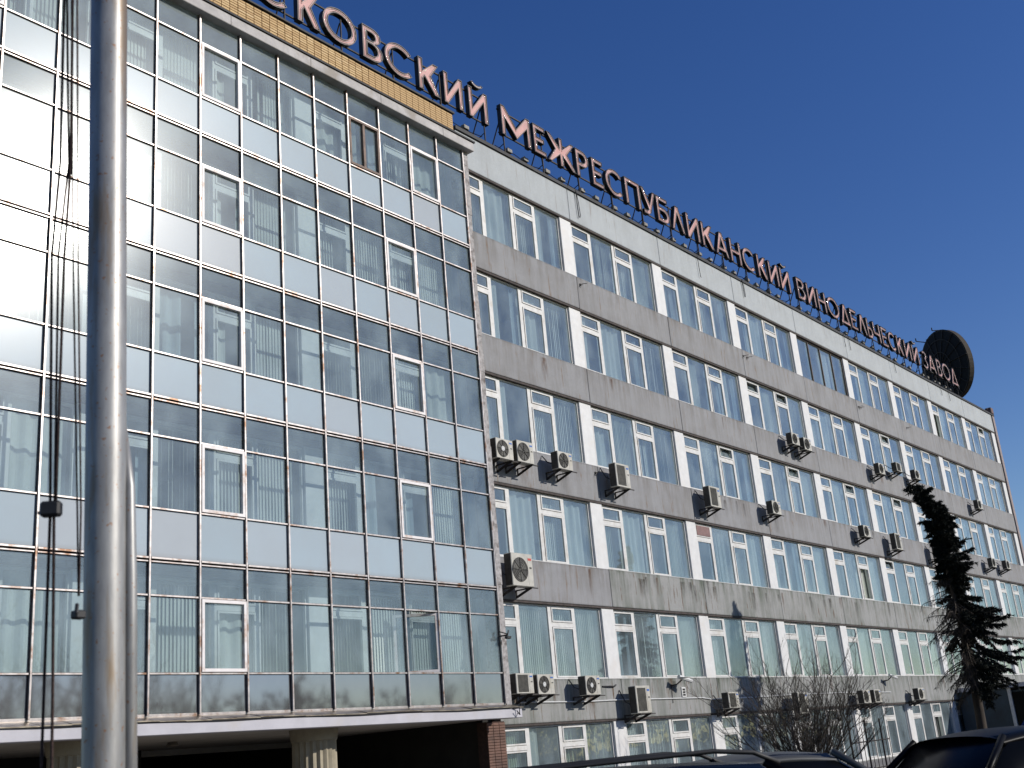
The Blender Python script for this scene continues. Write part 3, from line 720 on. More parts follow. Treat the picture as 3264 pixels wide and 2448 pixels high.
ST = 0.20
def el(cx, cy, rx, ry, a0, a1, n=16):
    return [(cx + rx * math.cos(math.radians(a0 + (a1 - a0) * i / n)), cy + ry * math.sin(math.radians(a0 + (a1 - a0) * i / n))) for i in range(n + 1)]
def glyph(ch, w):
    H = CH; t = min(ST, w * 0.27); v = ST * 0.88
    if ch == 'М': t = ST * 0.95; return [[(0, 0), (t, 0), (t, .60 * H), (w / 2, .06 * H), (w - t, .60 * H), (w - t, 0), (w, 0), (w, H), (w - t * 1.05, H), (w / 2, .42 * H), (t * 1.05, H), (0, H)]]
    if ch == 'О': return [el(w / 2, H / 2, w / 2, H / 2, 0, 345, 23), list(reversed(el(w / 2, H / 2, w / 2 - t, H / 2 - v, 0, 345, 23)))]
    if ch == 'С': return [el(w * .52, H / 2, w * .52, H / 2, 42, 318, 22) + list(reversed(el(w * .52, H / 2, w * .52 - t, H / 2 - v, 42, 318, 22)))]
    if ch == 'К': return [[(0, 0), (t, 0), (t, .36 * H), (.16 * w + t * .6, .45 * H), (w - 1.25 * t, 0), (w, 0), (.60 * w, .55 * H), (w * .97, H), (w * .97 - 1.2 * t, H), (t, .62 * H), (t, H), (0, H)]]
    if ch in 'ИЙ':
        p = [[(0, 0), (t * .9, 0), (w - t, .66 * H), (w - t, 0), (w, 0), (w, H), (w - t * .9, H), (t, .34 * H), (t, H), (0, H)]]
        if ch == 'Й': p.append(el(w / 2, H * 1.27, w * .34, H * .20, 200, 340, 8) + list(reversed(el(w / 2, H * 1.27, w * .34 - .10, H * .20 - .10, 200, 340, 8))))
        return p
    if ch == 'В': return [[(0, 0), (w * .5, 0)] + el(w * .5, .285 * H, w * .5, .285 * H, -80, 70, 9) + el(w * .5, .765 * H, w * .42, .235 * H, -60, 90, 9) + [(0, H)],
        [(t, v), (t, .57 * H - v * .5)] + list(reversed(el(w * .48, (v + .57 * H - v * .5) / 2, w * .5 - t, (.57 * H - 1.5 * v) / 2, -85, 85, 7))), [(t, .53 * H + v * .5), (t, H - v)] + list(reversed(el(w * .46, (.53 * H - v * .5 + H) / 2, w * .43 - t, (.47 * H - 1.5 * v) / 2, -85, 85, 7)))]
    if ch == 'Р': return [[(0, 0), (t, 0), (t, .40 * H), (w * .5, .40 * H)] + el(w * .5, .70 * H, w * .5, .30 * H, -80, 90, 10) + [(0, H)], [(t, .40 * H + v), (t, H - v)] + list(reversed(el(w * .48, .70 * H, w * .5 - t, .30 * H - v, -85, 85, 7)))]
    if ch == 'Б': return [[(0, 0), (w * .5, 0)] + el(w * .5, .30 * H, w * .5, .30 * H, -80, 90, 10) + [(t, .60 * H), (t, H - v), (w * .92, H - v), (w * .92, H), (0, H)], [(t, v), (t, .60 * H - v)] + list(reversed(el(w * .48, .30 * H, w * .5 - t, .30 * H - v, -85, 85, 7)))]
    if ch == 'Ь': return [[(0, 0), (w * .5, 0)] + el(w * .5, .30 * H, w * .5, .30 * H, -80, 90, 10) + [(t, .60 * H), (t, H), (0, H)], [(t, v), (t, .60 * H - v)] + list(reversed(el(w * .48, .30 * H, w * .5 - t, .30 * H - v, -85, 85, 7)))]
    if ch == 'Е': return [[(0, 0), (w, 0), (w, v), (t, v), (t, .5 * H - v / 2), (w * .88, .5 * H - v / 2), (w * .88, .5 * H + v / 2), (t, .5 * H + v / 2), (t, H - v), (w, H - v), (w, H), (0, H)]]
    if ch == 'Ж': c = w / 2; s = ST / 2; q = ST * 1.05; return [[(0, 0), (q, 0), (c - s, .38 * H), (c - s, 0), (c + s, 0), (c + s, .38 * H), (w - q, 0), (w, 0), (.72 * w, .52 * H), (w, H), (w - q, H), (c + s, .64 * H), (c + s, H), (c - s, H), (c - s, .64 * H), (q, H), (0, H), (.28 * w, .52 * H)]]
    if ch == 'П': return [[(0, 0), (t, 0), (t, H - v), (w - t, H - v), (w - t, 0), (w, 0), (w, H), (0, H)]]
    if ch == 'У': return [[(w * .10, 0), (w * .40, 0), (w * .58, .10 * H), (w, H), (w - t, H), (w * .56, .45 * H), (t, H), (0, H), (w * .44, .22 * H), (w * .36, v), (w * .10, v)]]
    if ch == 'Л': return [[(0, 0), (t * .95, 0), (w / 2, .72 * H), (w - t * .95, 0), (w, 0), (w / 2 + t * .62, H), (w / 2 - t * .62, H)]]
    if ch == 'А': return [[(0, 0), (t * .95, 0), (t * .95 + w * .075, .20 * H), (w - t * .95 - w * .075, .20 * H), (w - t * .95, 0), (w, 0), (w / 2 + t * .6, H), (w / 2 - t * .6, H)], [(w * .5 - w * .14, .20 * H + v), (w / 2, .76 * H), (w * .5 + w * .14, .20 * H + v)]]
    if ch == 'Н': return [[(0, 0), (t, 0), (t, .5 * H - v / 2), (w - t, .5 * H - v / 2), (w - t, 0), (w, 0), (w, H), (w - t, H), (w - t, .5 * H + v / 2), (t, .5 * H + v / 2), (t, H), (0, H)]]
    if ch == 'Д': return [[(0, -.13 * H), (t * .6, -.13 * H), (t * .6, 0), (w - t * .6, 0), (w - t * .6, -.13 * H), (w, -.13 * H), (w, v), (w * .93, v), (w / 2 + t * .6, H), (w / 2 - t * .6, H), (w * .07, v), (0, v)], [(w * .27, v), (w / 2, .76 * H), (w * .73, v)]]
    if ch == 'Ч': return [[(w - t, 0), (w, 0), (w, H), (w - t, H), (w - t, .50 * H), (t * 1.3, .50 * H), (t, .58 * H), (t, H), (0, H), (0, .50 * H), (t * .6, .50 * H - v), (w - t, .50 * H - v)]]
    if ch == 'З': return [el(w * .46, .28 * H, w * .54, .28 * H, -150, 62, 12) + el(w * .46, .76 * H, w * .46, .24 * H, -50, 150, 12) + list(reversed(el(w * .46, .76 * H, w * .46 - t, .24 * H - v * .9, -80, 150, 10))) + list(reversed(el(w * .46, .28 * H, w * .54 - t, .28 * H - v * .9, -150, 80, 10)))]
def fill(polys):
    c2 = bpy.data.curves.new('g', 'CURVE'); c2.dimensions = '2D'; c2.fill_mode = 'BOTH'
    for pl in polys:
        s = c2.splines.new('POLY'); s.points.add(len(pl) - 1); s.use_cyclic_u = True
        for i, (x, y) in enumerate(pl): s.points[i].co = (x, y, 0, 1)
    o2 = bpy.data.objects.new('g', c2); COL.objects.link(o2); bpy.context.view_layer.update(); me = o2.to_mesh()
    vs = [(v.co.x, v.co.y) for v in me.vertices]; fs = [tuple(p.vertices) for p in me.polygons]
    o2.to_mesh_clear(); bpy.data.objects.remove(o2); bpy.data.curves.remove(c2)
    return vs, fs
def area(p): return sum(a[0] * b[1] - b[0] * a[1] for a, b in zip(p, p[1:] + p[:1])) / 2
def letter(sign, ch, xa, xb):
    w = xb - xa; polys = glyph(ch, w)
    fixed = []
    for i, p in enumerate(polys):
        hole = (ch in 'ОВРБЬАД' and i > 0)
        q = [v for k, v in enumerate(p) if math.hypot(v[0] - p[k - 1][0], v[1] - p[k - 1][1]) > 0.012]
        if (area(q) < 0) != hole: q = list(reversed(q))
        fixed.append(q)
    vs, fs = fill(fixed); N = len(vs); face = MB()
    face.v = [(x, 0, z) for x, z in vs] + [(x, 0.03, z) for x, z in vs]
    face.f = [tuple(f) for f in fs] + [tuple(N + i for i in reversed(f)) for f in fs]; face.m = [0] * len(face.f)
    rim = MB(); tubes = []
    for P in fixed:
        n = len(P); nrm = []
        for i in range(n):
            a = Vector(P[i - 1]); b = Vector(P[i]); c = Vector(P[(i + 1) % n])
            e1 = (b - a).normalized(); e2 = (c - b).normalized()
            n1 = Vector((-e1.y, e1.x)); n2 = Vector((-e2.y, e2.x)); q = n1 + n2
            q = q.normalized() / max(0.6, q.normalized().dot(n1)) if q.length > 0.1 else n1
            nrm.append(q)
        y0, y1 = -0.042, 0.13; th = 0.024
        ins = [Vector(P[i]) + nrm[i] * th for i in range(n)]
        for i in range(n):
            j = (i + 1) % n; a, b = P[i], P[j]; c, d = ins[i], ins[j]
            rim.quad((a[0], y0, a[1]), (b[0], y0, b[1]), (b[0], y1, b[1]), (a[0], y1, a[1]))
            rim.quad((d.x, y0, d.y), (c.x, y0, c.y), (c.x, 0, c.y), (d.x, 0, d.y))
            rim.quad((a[0], y0, a[1]), (c.x, y0, c.y), (d.x, y0, d.y), (b[0], y0, b[1]))
        tp = [Vector(P[i]) + nrm[i] * 0.058 for i in range(n)]
        tb = MB(); tb.tube([(q.x, -0.03, q.y) for q in tp + [tp[0]]], 0.009, 5); tubes.append(tb)
    o = put('letter', rim.mesh('letter', M['rim']), sign, (xa, SY, ZB), label='letter ' + ch)
    put('letter_face', face.mesh('letter_face', M['pink']), o, (xa, SY - 0.012, ZB))
    for tb in tubes: put('neon_tube', tb.mesh('neon_tube', M['neon'], True), o, (xa, SY, ZB))
RZ = ZB - 1.55
def sign(word, spans, label):
    x0, x1 = spans[0][0] * 20.7, spans[-1][1] * 20.7
    S = thing('rooftop_sign', (x0, SY, 20.0), label, 'sign', 'rooftop neon words')
    for ch, (a, b) in zip(word, spans): letter(S, ch, a * 20.7, b * 20.7)
    mb = MB()
    for z, y in ((ZB + 0.08, SY + 0.10), (ZB + CH * 0.86, SY + 0.10)): mb.box(x0 - 0.05, x1 + 0.05, y - 0.022, y + 0.022, z - 0.022, z + 0.022)
    put('rail', mb.mesh('rail', M['steel']), S, (0, 0, 0))
    mb = MB(); n = int((x1 - x0) / 0.5); mb.tube([(x0 + (x1 - x0) * i / n, SY + 0.35 + 0.05 * math.sin(i * 2.1), ZB - 0.30 + 0.03 * math.sin(i * 1.3)) for i in range(n + 1)], 0.018, 4)
    put('cable', mb.mesh('cable', M['cable']), S, (0, 0, 0))
    n = max(2, int(round((x1 - x0) / 2.25)) + 1)
    for i in range(n):
        x = x0 + 0.15 + (x1 - x0 - 0.3) * i / (n - 1); mb = MB()
        mb.tube([(0, 0.06, 0), (0, 0.06, 1.55 + CH * 0.86)], 0.027, 5)
        mb.tube([(0, 1.25, 0), (0, 0.1, 1.55 + CH * 0.7)], 0.024, 5)
        mb.tube([(0, 0.08, 1.25), (0, 0.62, 1.05)], 0.02, 4)
        put('leg', mb.mesh('leg', M['steel']), S, (x, SY, RZ))
        if i < n - 1:
            mb = MB(); g = (x1 - x0 - 0.3) / (n - 1); mb.tube([(0, 0.55, 1.12), (g, 0.55, 1.12)], 0.018, 4); mb.tube([(0, 0.1, 1.55), (g * 0.35, 0.55, 1.12)], 0.016, 4)
            put('brace', mb.mesh('brace', M['steel']), S, (x, SY, RZ))
            for q in (0.3, 0.72):
                mb = MB(); mb.bevbox(-0.13, 0.13, -0.08, 0.08, -0.07, 0.07, 0.01); mb.tube([(0, 0, 0.07), (0, 0, 0.14)], 0.03, 6)
                put('transformer', mb.mesh('transformer', simple('weathered_transformer', (0.30, 0.29, 0.27), 0.6, var=0.25) if 'tf' not in M else M['tf']), S, (x + g * q, SY + 0.40, ZB - 0.20))
M['tf'] = simple('weathered_transformer_box', (0.22, 0.21, 0.19), 0.6, var=0.3)
W1 = [(0.655, 0.730), (0.742, 0.803), (0.815, 0.876), (0.8886, 0.9295), (0.934, 0.999), (1.0105, 1.0510), (1.0550, 1.1180), (1.1274, 1.1740), (1.1845, 1.2290), (1.2430, 1.2900)]
W2 = [(1.3249, 1.4020), (1.4110, 1.4443), (1.4493, 1.5310), (1.5345, 1.5740), (1.5842, 1.6190), (1.6265, 1.6870), (1.6927, 1.7450), (1.7490, 1.8020), (1.8045, 1.8500), (1.8575, 1.9080), (1.9180, 1.9690), (1.9790, 2.0277), (2.0340, 2.0911), (2.1000, 2.1490), (2.1560, 2.2160), (2.2260, 2.2727), (2.2820, 2.3300), (2.3390, 2.3900)]
W3 = [(2.4271, 2.4720), (2.4810, 2.5290), (2.5400, 2.5890), (2.5960, 2.6686), (2.6760, 2.7320), (2.7390, 2.7800), (2.7880, 2.8393), (2.8460, 2.8840), (2.8890, 2.9370), (2.9470, 2.9880), (2.9940, 3.0500), (3.0570, 3.1010), (3.1130, 3.1620), (3.1740, 3.2244)]
W4 = [(3.2547, 3.2950), (3.3020, 3.3620), (3.3740, 3.4150), (3.4210, 3.4900), (3.4970, 3.5552)]
sign('МОСКОВСКИЙ', W1, 'first pink word of the rooftop lettering, above the yellow brick parapet')
sign('МЕЖРЕСПУБЛИКАНСКИЙ', W2, 'longest pink word of the rooftop lettering, starting right of the glass wing')
sign('ВИНОДЕЛЬЧЕСКИЙ', W3, 'third word of the rooftop lettering, ending just left of the round dish')
sign('ЗАВОД', W4, 'short last word of the rooftop lettering standing in front of the dark dish')

# ------------------------------------------------------------------ dish on the roof
def dish():
    c = at_y(3012, 1166, 23.2); S = thing('roof_dish', (c.x, c.y, 20.1), 'huge dark round dish on the roof behind the last word', 'satellite dish')
    ax = Vector((0.80, -0.59, 0.12)).normalized()       # the way the dish faces
    u = ax.cross(Vector((0, 0, 1))).normalized(); w = u.cross(ax)
    Rr = 2.53; n = 48
    back = MB(); rings = []
    for r, dpt in ((0.001, 0.30), (0.5, 0.29), (1.1, 0.24), (1.7, 0.16), (2.2, 0.07), (2.6, 0.0)):
        rings.append((r, -dpt))
    for r, dd in rings:
        for i in range(n):
            a = 2 * math.pi * i / n; back.v.append(tuple(ax * dd + (u * math.cos(a) + w * math.sin(a)) * r))
    for k in range(len(rings) - 1):
        for i in range(n): back.f.append((k * n + i, k * n + (i + 1) % n, (k + 1) * n + (i + 1) % n, (k + 1) * n + i)); back.m.append(0)
    put('reflector', back.mesh('reflector', simple('dark_dish_back', (0.006, 0.007, 0.009), 0.9, var=0.4), True), S, c)
    rim = MB()
    for i in range(n):
        a = 2 * math.pi * i / n; b = 2 * math.pi * (i + 1) / n
        P = lambda r, t, dd: ax * dd + (u * math.cos(t) + w * math.sin(t)) * r
        rim.quad(P(Rr, a, -0.02), P(Rr, b, -0.02), P(Rr, b, 0.42), P(Rr, a, 0.42))
        rim.quad(P(Rr - 0.06, a, 0.42), P(Rr - 0.06, b, 0.42), P(Rr - 0.06, b, 0.0), P(Rr - 0.06, a, 0.0))
        rim.quad(P(Rr, a, 0.42), P(Rr, b, 0.42), P(Rr - 0.06, b, 0.42), P(Rr - 0.06, a, 0.42))
        rim.quad(P(Rr, b, -0.02), P(Rr, a, -0.02), P(Rr - 0.06, a, -0.02), P(Rr - 0.06, b, -0.02))
    put('rim', rim.mesh('rim', simple('tan_dish_rim', (0.06, 0.048, 0.034), 0.85, var=0.2)), S, c)
    for i in range(16):
        a = 2 * math.pi * i / 16; mb = MB()
        e = (u * math.cos(a) + w * math.sin(a))
        mb.tube([-ax * 0.36 + e * 0.15, -ax * 0.26 + e * 1.4, -ax * 0.06 + e * 2.58], 0.035, 4)
        put('rib', mb.mesh('rib', M['steel']), S, c)
    for r, dd in ((1.0, 0.31), (1.9, 0.19)):
        mb = MB(); mb.tube([-ax * dd + (u * math.cos(i * math.pi / 16) + w * math.sin(i * math.pi / 16)) * r for i in range(33)], 0.03, 4)
        put('hoop', mb.mesh('hoop', M['steel']), S, c)
    mb = MB()
    for s_ in (-1, 1):
        mb.tube([-ax * 0.4 + u * 0.9 * s_, -ax * 0.9 + u * 1.3 * s_ + Vector((0, 0, 20.1 - c.z))], 0.06, 6)
        mb.tube([-ax * 0.4, -ax * 0.9 + u * 1.3 * s_ + Vector((0, 0, 20.1 - c.z))], 0.05, 6)
    put('stand', mb.mesh('stand', M['steel']), S, c)
    for (px, py, qx, qy) in ((3005, 1052, 2971, 1054), (2955, 1092, 2920, 1088)):
        d0 = (c - cam_o.matrix_world.translation).dot(Vector((R0[2], R1[2], R2[2])))
        a = at_d(px, py, d0); b = at_d(qx, qy, d0); mb = MB(); mb.tube([a, b], 0.035, 5); mb.tube([b, b + Vector((0, 0.0, 0.22))], 0.04, 5)
        put('antenna_arm', mb.mesh('antenna_arm', M['steel']), S, (0, 0, 0))
dish()
mb = MB(); mb.bevbox(-0.25, 0.25, -0.2, 0.2, 0, 0.42, 0.03); mb.tube([(-0.5, 0, 0.30), (-0.1, 0, 0.36)], 0.03, 5)
put('roof_lamp', mb.mesh('roof_lamp', simple('rusty_lamp_housing', (0.14, 0.08, 0.07), 0.6)), None, (XE + 0.05, D + 0.1, TOP[5] + 0.12), label='small rusty lamp housing on the far top corner of the roof edge', cat='roof lamp')

# ------------------------------------------------------------------ air conditioners
def ac_parts(style):
    parts = []
    c = MB()                                  # unit box 1 x 1 in X/Z, depth in metres
    c.bevbox(0.0, 1.0, 0, 0.27, 0, 1.0, 0.018)
    parts.append(('casing', c.mesh('casing', M['acw'])))
    g = MB()
    g.box(-0.003, 0.001, 0.015, 0.255, 0.03, 0.97, 0)
    for i in range(9): g.box(-0.008, 0.0, 0.03, 0.24, 0.08 + i * 0.095, 0.15 + i * 0.095)
    parts.append(('side_grille', g.mesh('side_grille', M['acd'])))
    f = MB(); cx, cz_, r = (0.38, 0.5, 0.36)
    if style == 'square':
        f.box(0.10, 0.68, -0.006, 0.0, 0.08, 0.92)
        for i in range(1, 14): f.box(0.10 + i * 0.0414, 0.104 + i * 0.0414, -0.012, -0.006, 0.08, 0.92)
        for i in range(1, 20): f.box(0.10, 0.68, -0.013, -0.007, 0.08 + i * 0.042, 0.084 + i * 0.042)
    else:
        f.ring((0, 0), 0, 1.0, -0.006, 0.001, 24)
        for v in f.v: pass
    me = f.mesh('fan_grille', M['acg'] if style == 'square' else M['acd'])
    parts.append(('fan_grille', me))
    if style != 'square':
        gr = MB()
        for rr in (0.25, 0.45, 0.65, 0.85, 1.0): gr.ring((0, 0), rr - 0.02, rr, -0.016, -0.006, 24)
        for i in range(8):
            a = i * math.pi / 4; gr.tube([(0.1 * math.cos(a), -0.012, 0.1 * math.sin(a)), (math.cos(a), -0.012, math.sin(a))], 0.012, 4)
        parts.append(('fan_guard', gr.mesh('fan_guard', M['acg'])))
        bl = MB()
        for i in range(3):
            a = i * 2 * math.pi / 3
            bl.quad((0.2 * math.cos(a), -0.008, 0.2 * math.sin(a)), (0.85 * math.cos(a + 0.1), -0.0075, 0.85 * math.sin(a + 0.1)), (0.85 * math.cos(a + 0.9), -0.008, 0.85 * math.sin(a + 0.9)), (0.2 * math.cos(a + 1.2), -0.0075, 0.2 * math.sin(a + 1.2)))
        parts.append(('fan_blade', bl.mesh('fan_blade', M['acg'])))
    if style in ('hub',):
        h = MB(); h.ring((0, 0), 0, 0.3, -0.02, 0.0, 16); parts.append(('fan_hub', h.mesh('fan_hub', M['whitep'])))
    b = MB(); b.box(0.78, 0.94, -0.004, 0.0, 0.80, 0.87); parts.append(('badge', b.mesh('badge', M['red'] if style == 'big' else M['blue'])))
    b = MB(); b.box(0.755, 0.76, -0.002, 0.0, 0.05, 0.95); b.box(0.83, 0.93, -0.004, 0.001, 0.55, 0.60); parts.append(('seam', b.mesh('seam', M['acd'])))
    k = MB()
    k.box(0, 0.035, -0.02, 0.60, -0.04, -0.005); k.box(0, 0.035, 0.56, 0.60, -0.24, -0.04)
    k.quad((0.03, 0.0, -0.04), (0.03, 0.56, -0.24), (0.03, 0.56, -0.17), (0.03, 0.2, -0.04)); k.quad((0.005, 0.0, -0.04), (0.005, 0.56, -0.24), (0.005, 0.56, -0.17), (0.005, 0.2, -0.04))
    k.box(0.036, 0.30, 0.0, 0.03, -0.035, -0.008)
    br = k.mesh('bracket', M['steel'])
    return parts, br
AC = {s: ac_parts(s) for s in ('hub', 'round', 'square', 'big', 'flat')}
BRL = {}
def air_conditioner(style, px, py, w, h, label, group, ydist=0.58):
    p = at_y(px, py, D - ydist)               # centre of the front face
    x0, z0 = p.x - w / 2, p.z - h / 2
    S = thing('air_conditioner', (x0, D - ydist, z0), label, 'air conditioner', group)
    parts, br = AC[style]
    for nm, me in parts:
        o = put(nm, me, S, (x0, D - ydist, z0))
        if nm in ('fan_grille', 'fan_guard', 'fan_hub', 'fan_blade') and style != 'square':
            r = min(w * 0.36, h * 0.42); o.location = Vector((w * 0.38, 0, h * 0.5)); o.scale = (r, 1, r)
        else: o.scale = (w, 1, h)
    for q in (0.12, 0.84): put('bracket', br, S, (x0 + w * q, D - ydist - 0.01, z0))
    mb = MB(); mb.tube([(0.06, 0.2, h * 0.3), (-0.08, 0.35, h * 0.45), (-0.05, 0.56, h * 0.9)], 0.018, 5)
    put('pipe', mb.mesh('pipe', M['cable']), S, (x0, D - ydist, z0))
gA = 'air conditioners below the third window row'; gB = 'air conditioners below the second window row'; gD = 'air conditioners on the lowest wall band'
for a in [
    ('hub', 1609, 1431, 0.78, 0.60, 'air conditioner with white fan hub beside the corner strip, under the third window row', gA),
    ('round', 1675, 1441, 0.78, 0.66, 'air conditioner with dark round fan and blue badge, right one of the upper left pair', gA),
    ('round', 1802, 1469, 0.76, 0.56, 'lone small air conditioner just right of the upper left pair', gA),
    ('square', 1986, 1516, 0.82, 0.80, 'tall air conditioner with rectangular grille by the first panel joint of its row', gA),
    ('square', 2280, 1584, 0.80, 0.78, 'tall air conditioner with rectangular grille by the second panel joint of its row', gA),
    ('round', 2476, 1618, 0.74, 0.54, 'small air conditioner beneath the pilaster to the right of the second tall unit', gA),
    ('round', 2764, 1693, 0.74, 0.54, 'small air conditioner, left neighbour of the tall unit with a looping cable', gA),
    ('square', 2865, 1726, 0.78, 0.80, 'tall air conditioner left of the spruce with a cable looping above it', gA),
    ('square', 2995, 1756, 0.78, 0.78, 'dark air conditioner half hidden by the spruce crown', gA),
    ('round', 3169, 1793, 0.72, 0.54, 'air conditioner right of the spruce, left one of the far pair', gA),
    ('round', 3214, 1800, 0.72, 0.52, 'air conditioner at the right picture edge, right one of the far pair', gA),
    ('flat', 2536, 1399, 0.72, 0.52, 'left air conditioner of the high pair below the second window row', gB),
    ('round', 2575, 1416, 0.72, 0.56, 'right air conditioner of the high pair below the second window row', gB),
    ('round', 2811, 1494, 0.72, 0.54, 'air conditioner below the second window row left of the spruce tip, with bent hose', gB),
    ('square', 2866, 1489, 0.72, 0.46, 'dark open air conditioner on tall brackets between a grey unit and the spruce tip', gB),
    ('flat', 2925, 1513, 0.70, 0.50, 'air conditioner hidden behind the bent spruce tip', gB),
    ('round', 3124, 1608, 0.72, 0.54, 'highest air conditioner right of the spruce, near the end of the building', gB),
    ('big', 1666, 1816, 0.96, 0.93, 'largest air conditioner, beige with a red badge, next to the corner strip', None),
    ('square', 1674, 2178, 0.76, 0.54, 'air conditioner with a rectangular dark grille, lowest row, next to the corner strip', gD),
    ('hub', 1741, 2181, 0.76, 0.54, 'air conditioner with a bright fan centre, lowest row, second from the glass wing', gD),
    ('hub', 1891, 2184, 0.74, 0.55, 'lone air conditioner with a bright fan centre above the green lit ground floor window', gD),
    ('square', 2052, 2229, 0.82, 0.82, 'tall air conditioner with rectangular grille left of the security camera', gD),
    ('square', 2340, 2231, 0.74, 0.54, 'air conditioner in the spruce shadow at the left edge of the bare shrub', gD),
    ('square', 2562, 2240, 0.82, 0.80, 'dark air conditioner seen through the middle of the bare shrub', gD),
    ('flat', 2764, 2220, 0.74, 0.54, 'left unit of the pair of air conditioners right of the bare shrub', gD),
    ('square', 2799, 2218, 0.72, 0.54, 'right unit of the pair of air conditioners right of the bare shrub', gD),
    ('round', 2938, 2211, 0.74, 0.53, 'last air conditioner of the lowest row, left of the spruce trunk', gD)]:
    air_conditioner(*a)

# ------------------------------------------------------------------ security cameras and bracket lamps
def cctv(px, py, label, s=1.0):
    p = at_y(px, py, D - 0.35); S = thing('security_camera', (p.x, D, p.z), label, 'security camera')
    mb = MB(); mb.tube([(-0.28 * s, 0, 0.05 * s), (0.30 * s, -0.12 * s, -0.10 * s)], 0.07 * s, 8); mb.box(-0.3 * s, 0.34 * s, -0.16 * s, 0.0, 0.02 * s, 0.035 * s)
    put('housing', mb.mesh('housing', M['whitep']), S, (p.x, D - 0.35, p.z))
    mb = MB(); mb.tube([(-0.1 * s, 0, -0.05), (-0.25 * s, 0.12, -0.18 * s), (-0.3 * s, 0.34, -0.2 * s)], 0.025, 5); mb.tube([(-0.28 * s, 0.32, -0.2 * s), (-0.28 * s, 0.33, -0.75 * s)], 0.012, 4)
    put('bracket', mb.mesh('bracket', M['steel']), S, (p.x, D - 0.35, p.z))
cctv(2178, 2162, 'white security camera on a bent bracket beside the wall vent')
cctv(2842, 2155, 'white security camera far along the wall between the shrub and the spruce', 0.9)
p = at_y(1618, 2024, DC - 0.25); S = thing('bracket_lamp', (p.x, DC, p.z), 'small black bracket lamp on the corner strip of the glass wing', 'lamp')
mb = MB(); mb.tube([(-0.15, 0.2, -0.02), (0.0, 0, 0.0), (0.05, 0, 0.12)], 0.022, 5); mb.tube([(-0.15, 0.2, 0.12), (0.03, 0, 0.02)], 0.014, 4); put('arm', mb.mesh('arm', M['steel']), S, p)
mb = MB(); mb.bevbox(-0.08, 0.10, -0.05, 0.05, -0.10, -0.03, 0.012); put('lamp_head', mb.mesh('lamp_head', M['cable']), S, p)
p = at_y(1655, 2262, 19.3); S = thing('lamp_bracket', (p.x, D, p.z), 'black angled steel bracket at the end of the canopy slab', 'bracket')
mb = MB(); mb.tube([(-0.25, 0.1, 0.06), (0.02, 0, 0.05), (0.0, 0, -0.12), (-0.1, 0, -0.02)], 0.018, 4); mb.tube([(0.02, 0, -0.12), (0.22, 0.5, 0.15)], 0.018, 4)
put('arm', mb.mesh('arm', M['steel']), S, p)

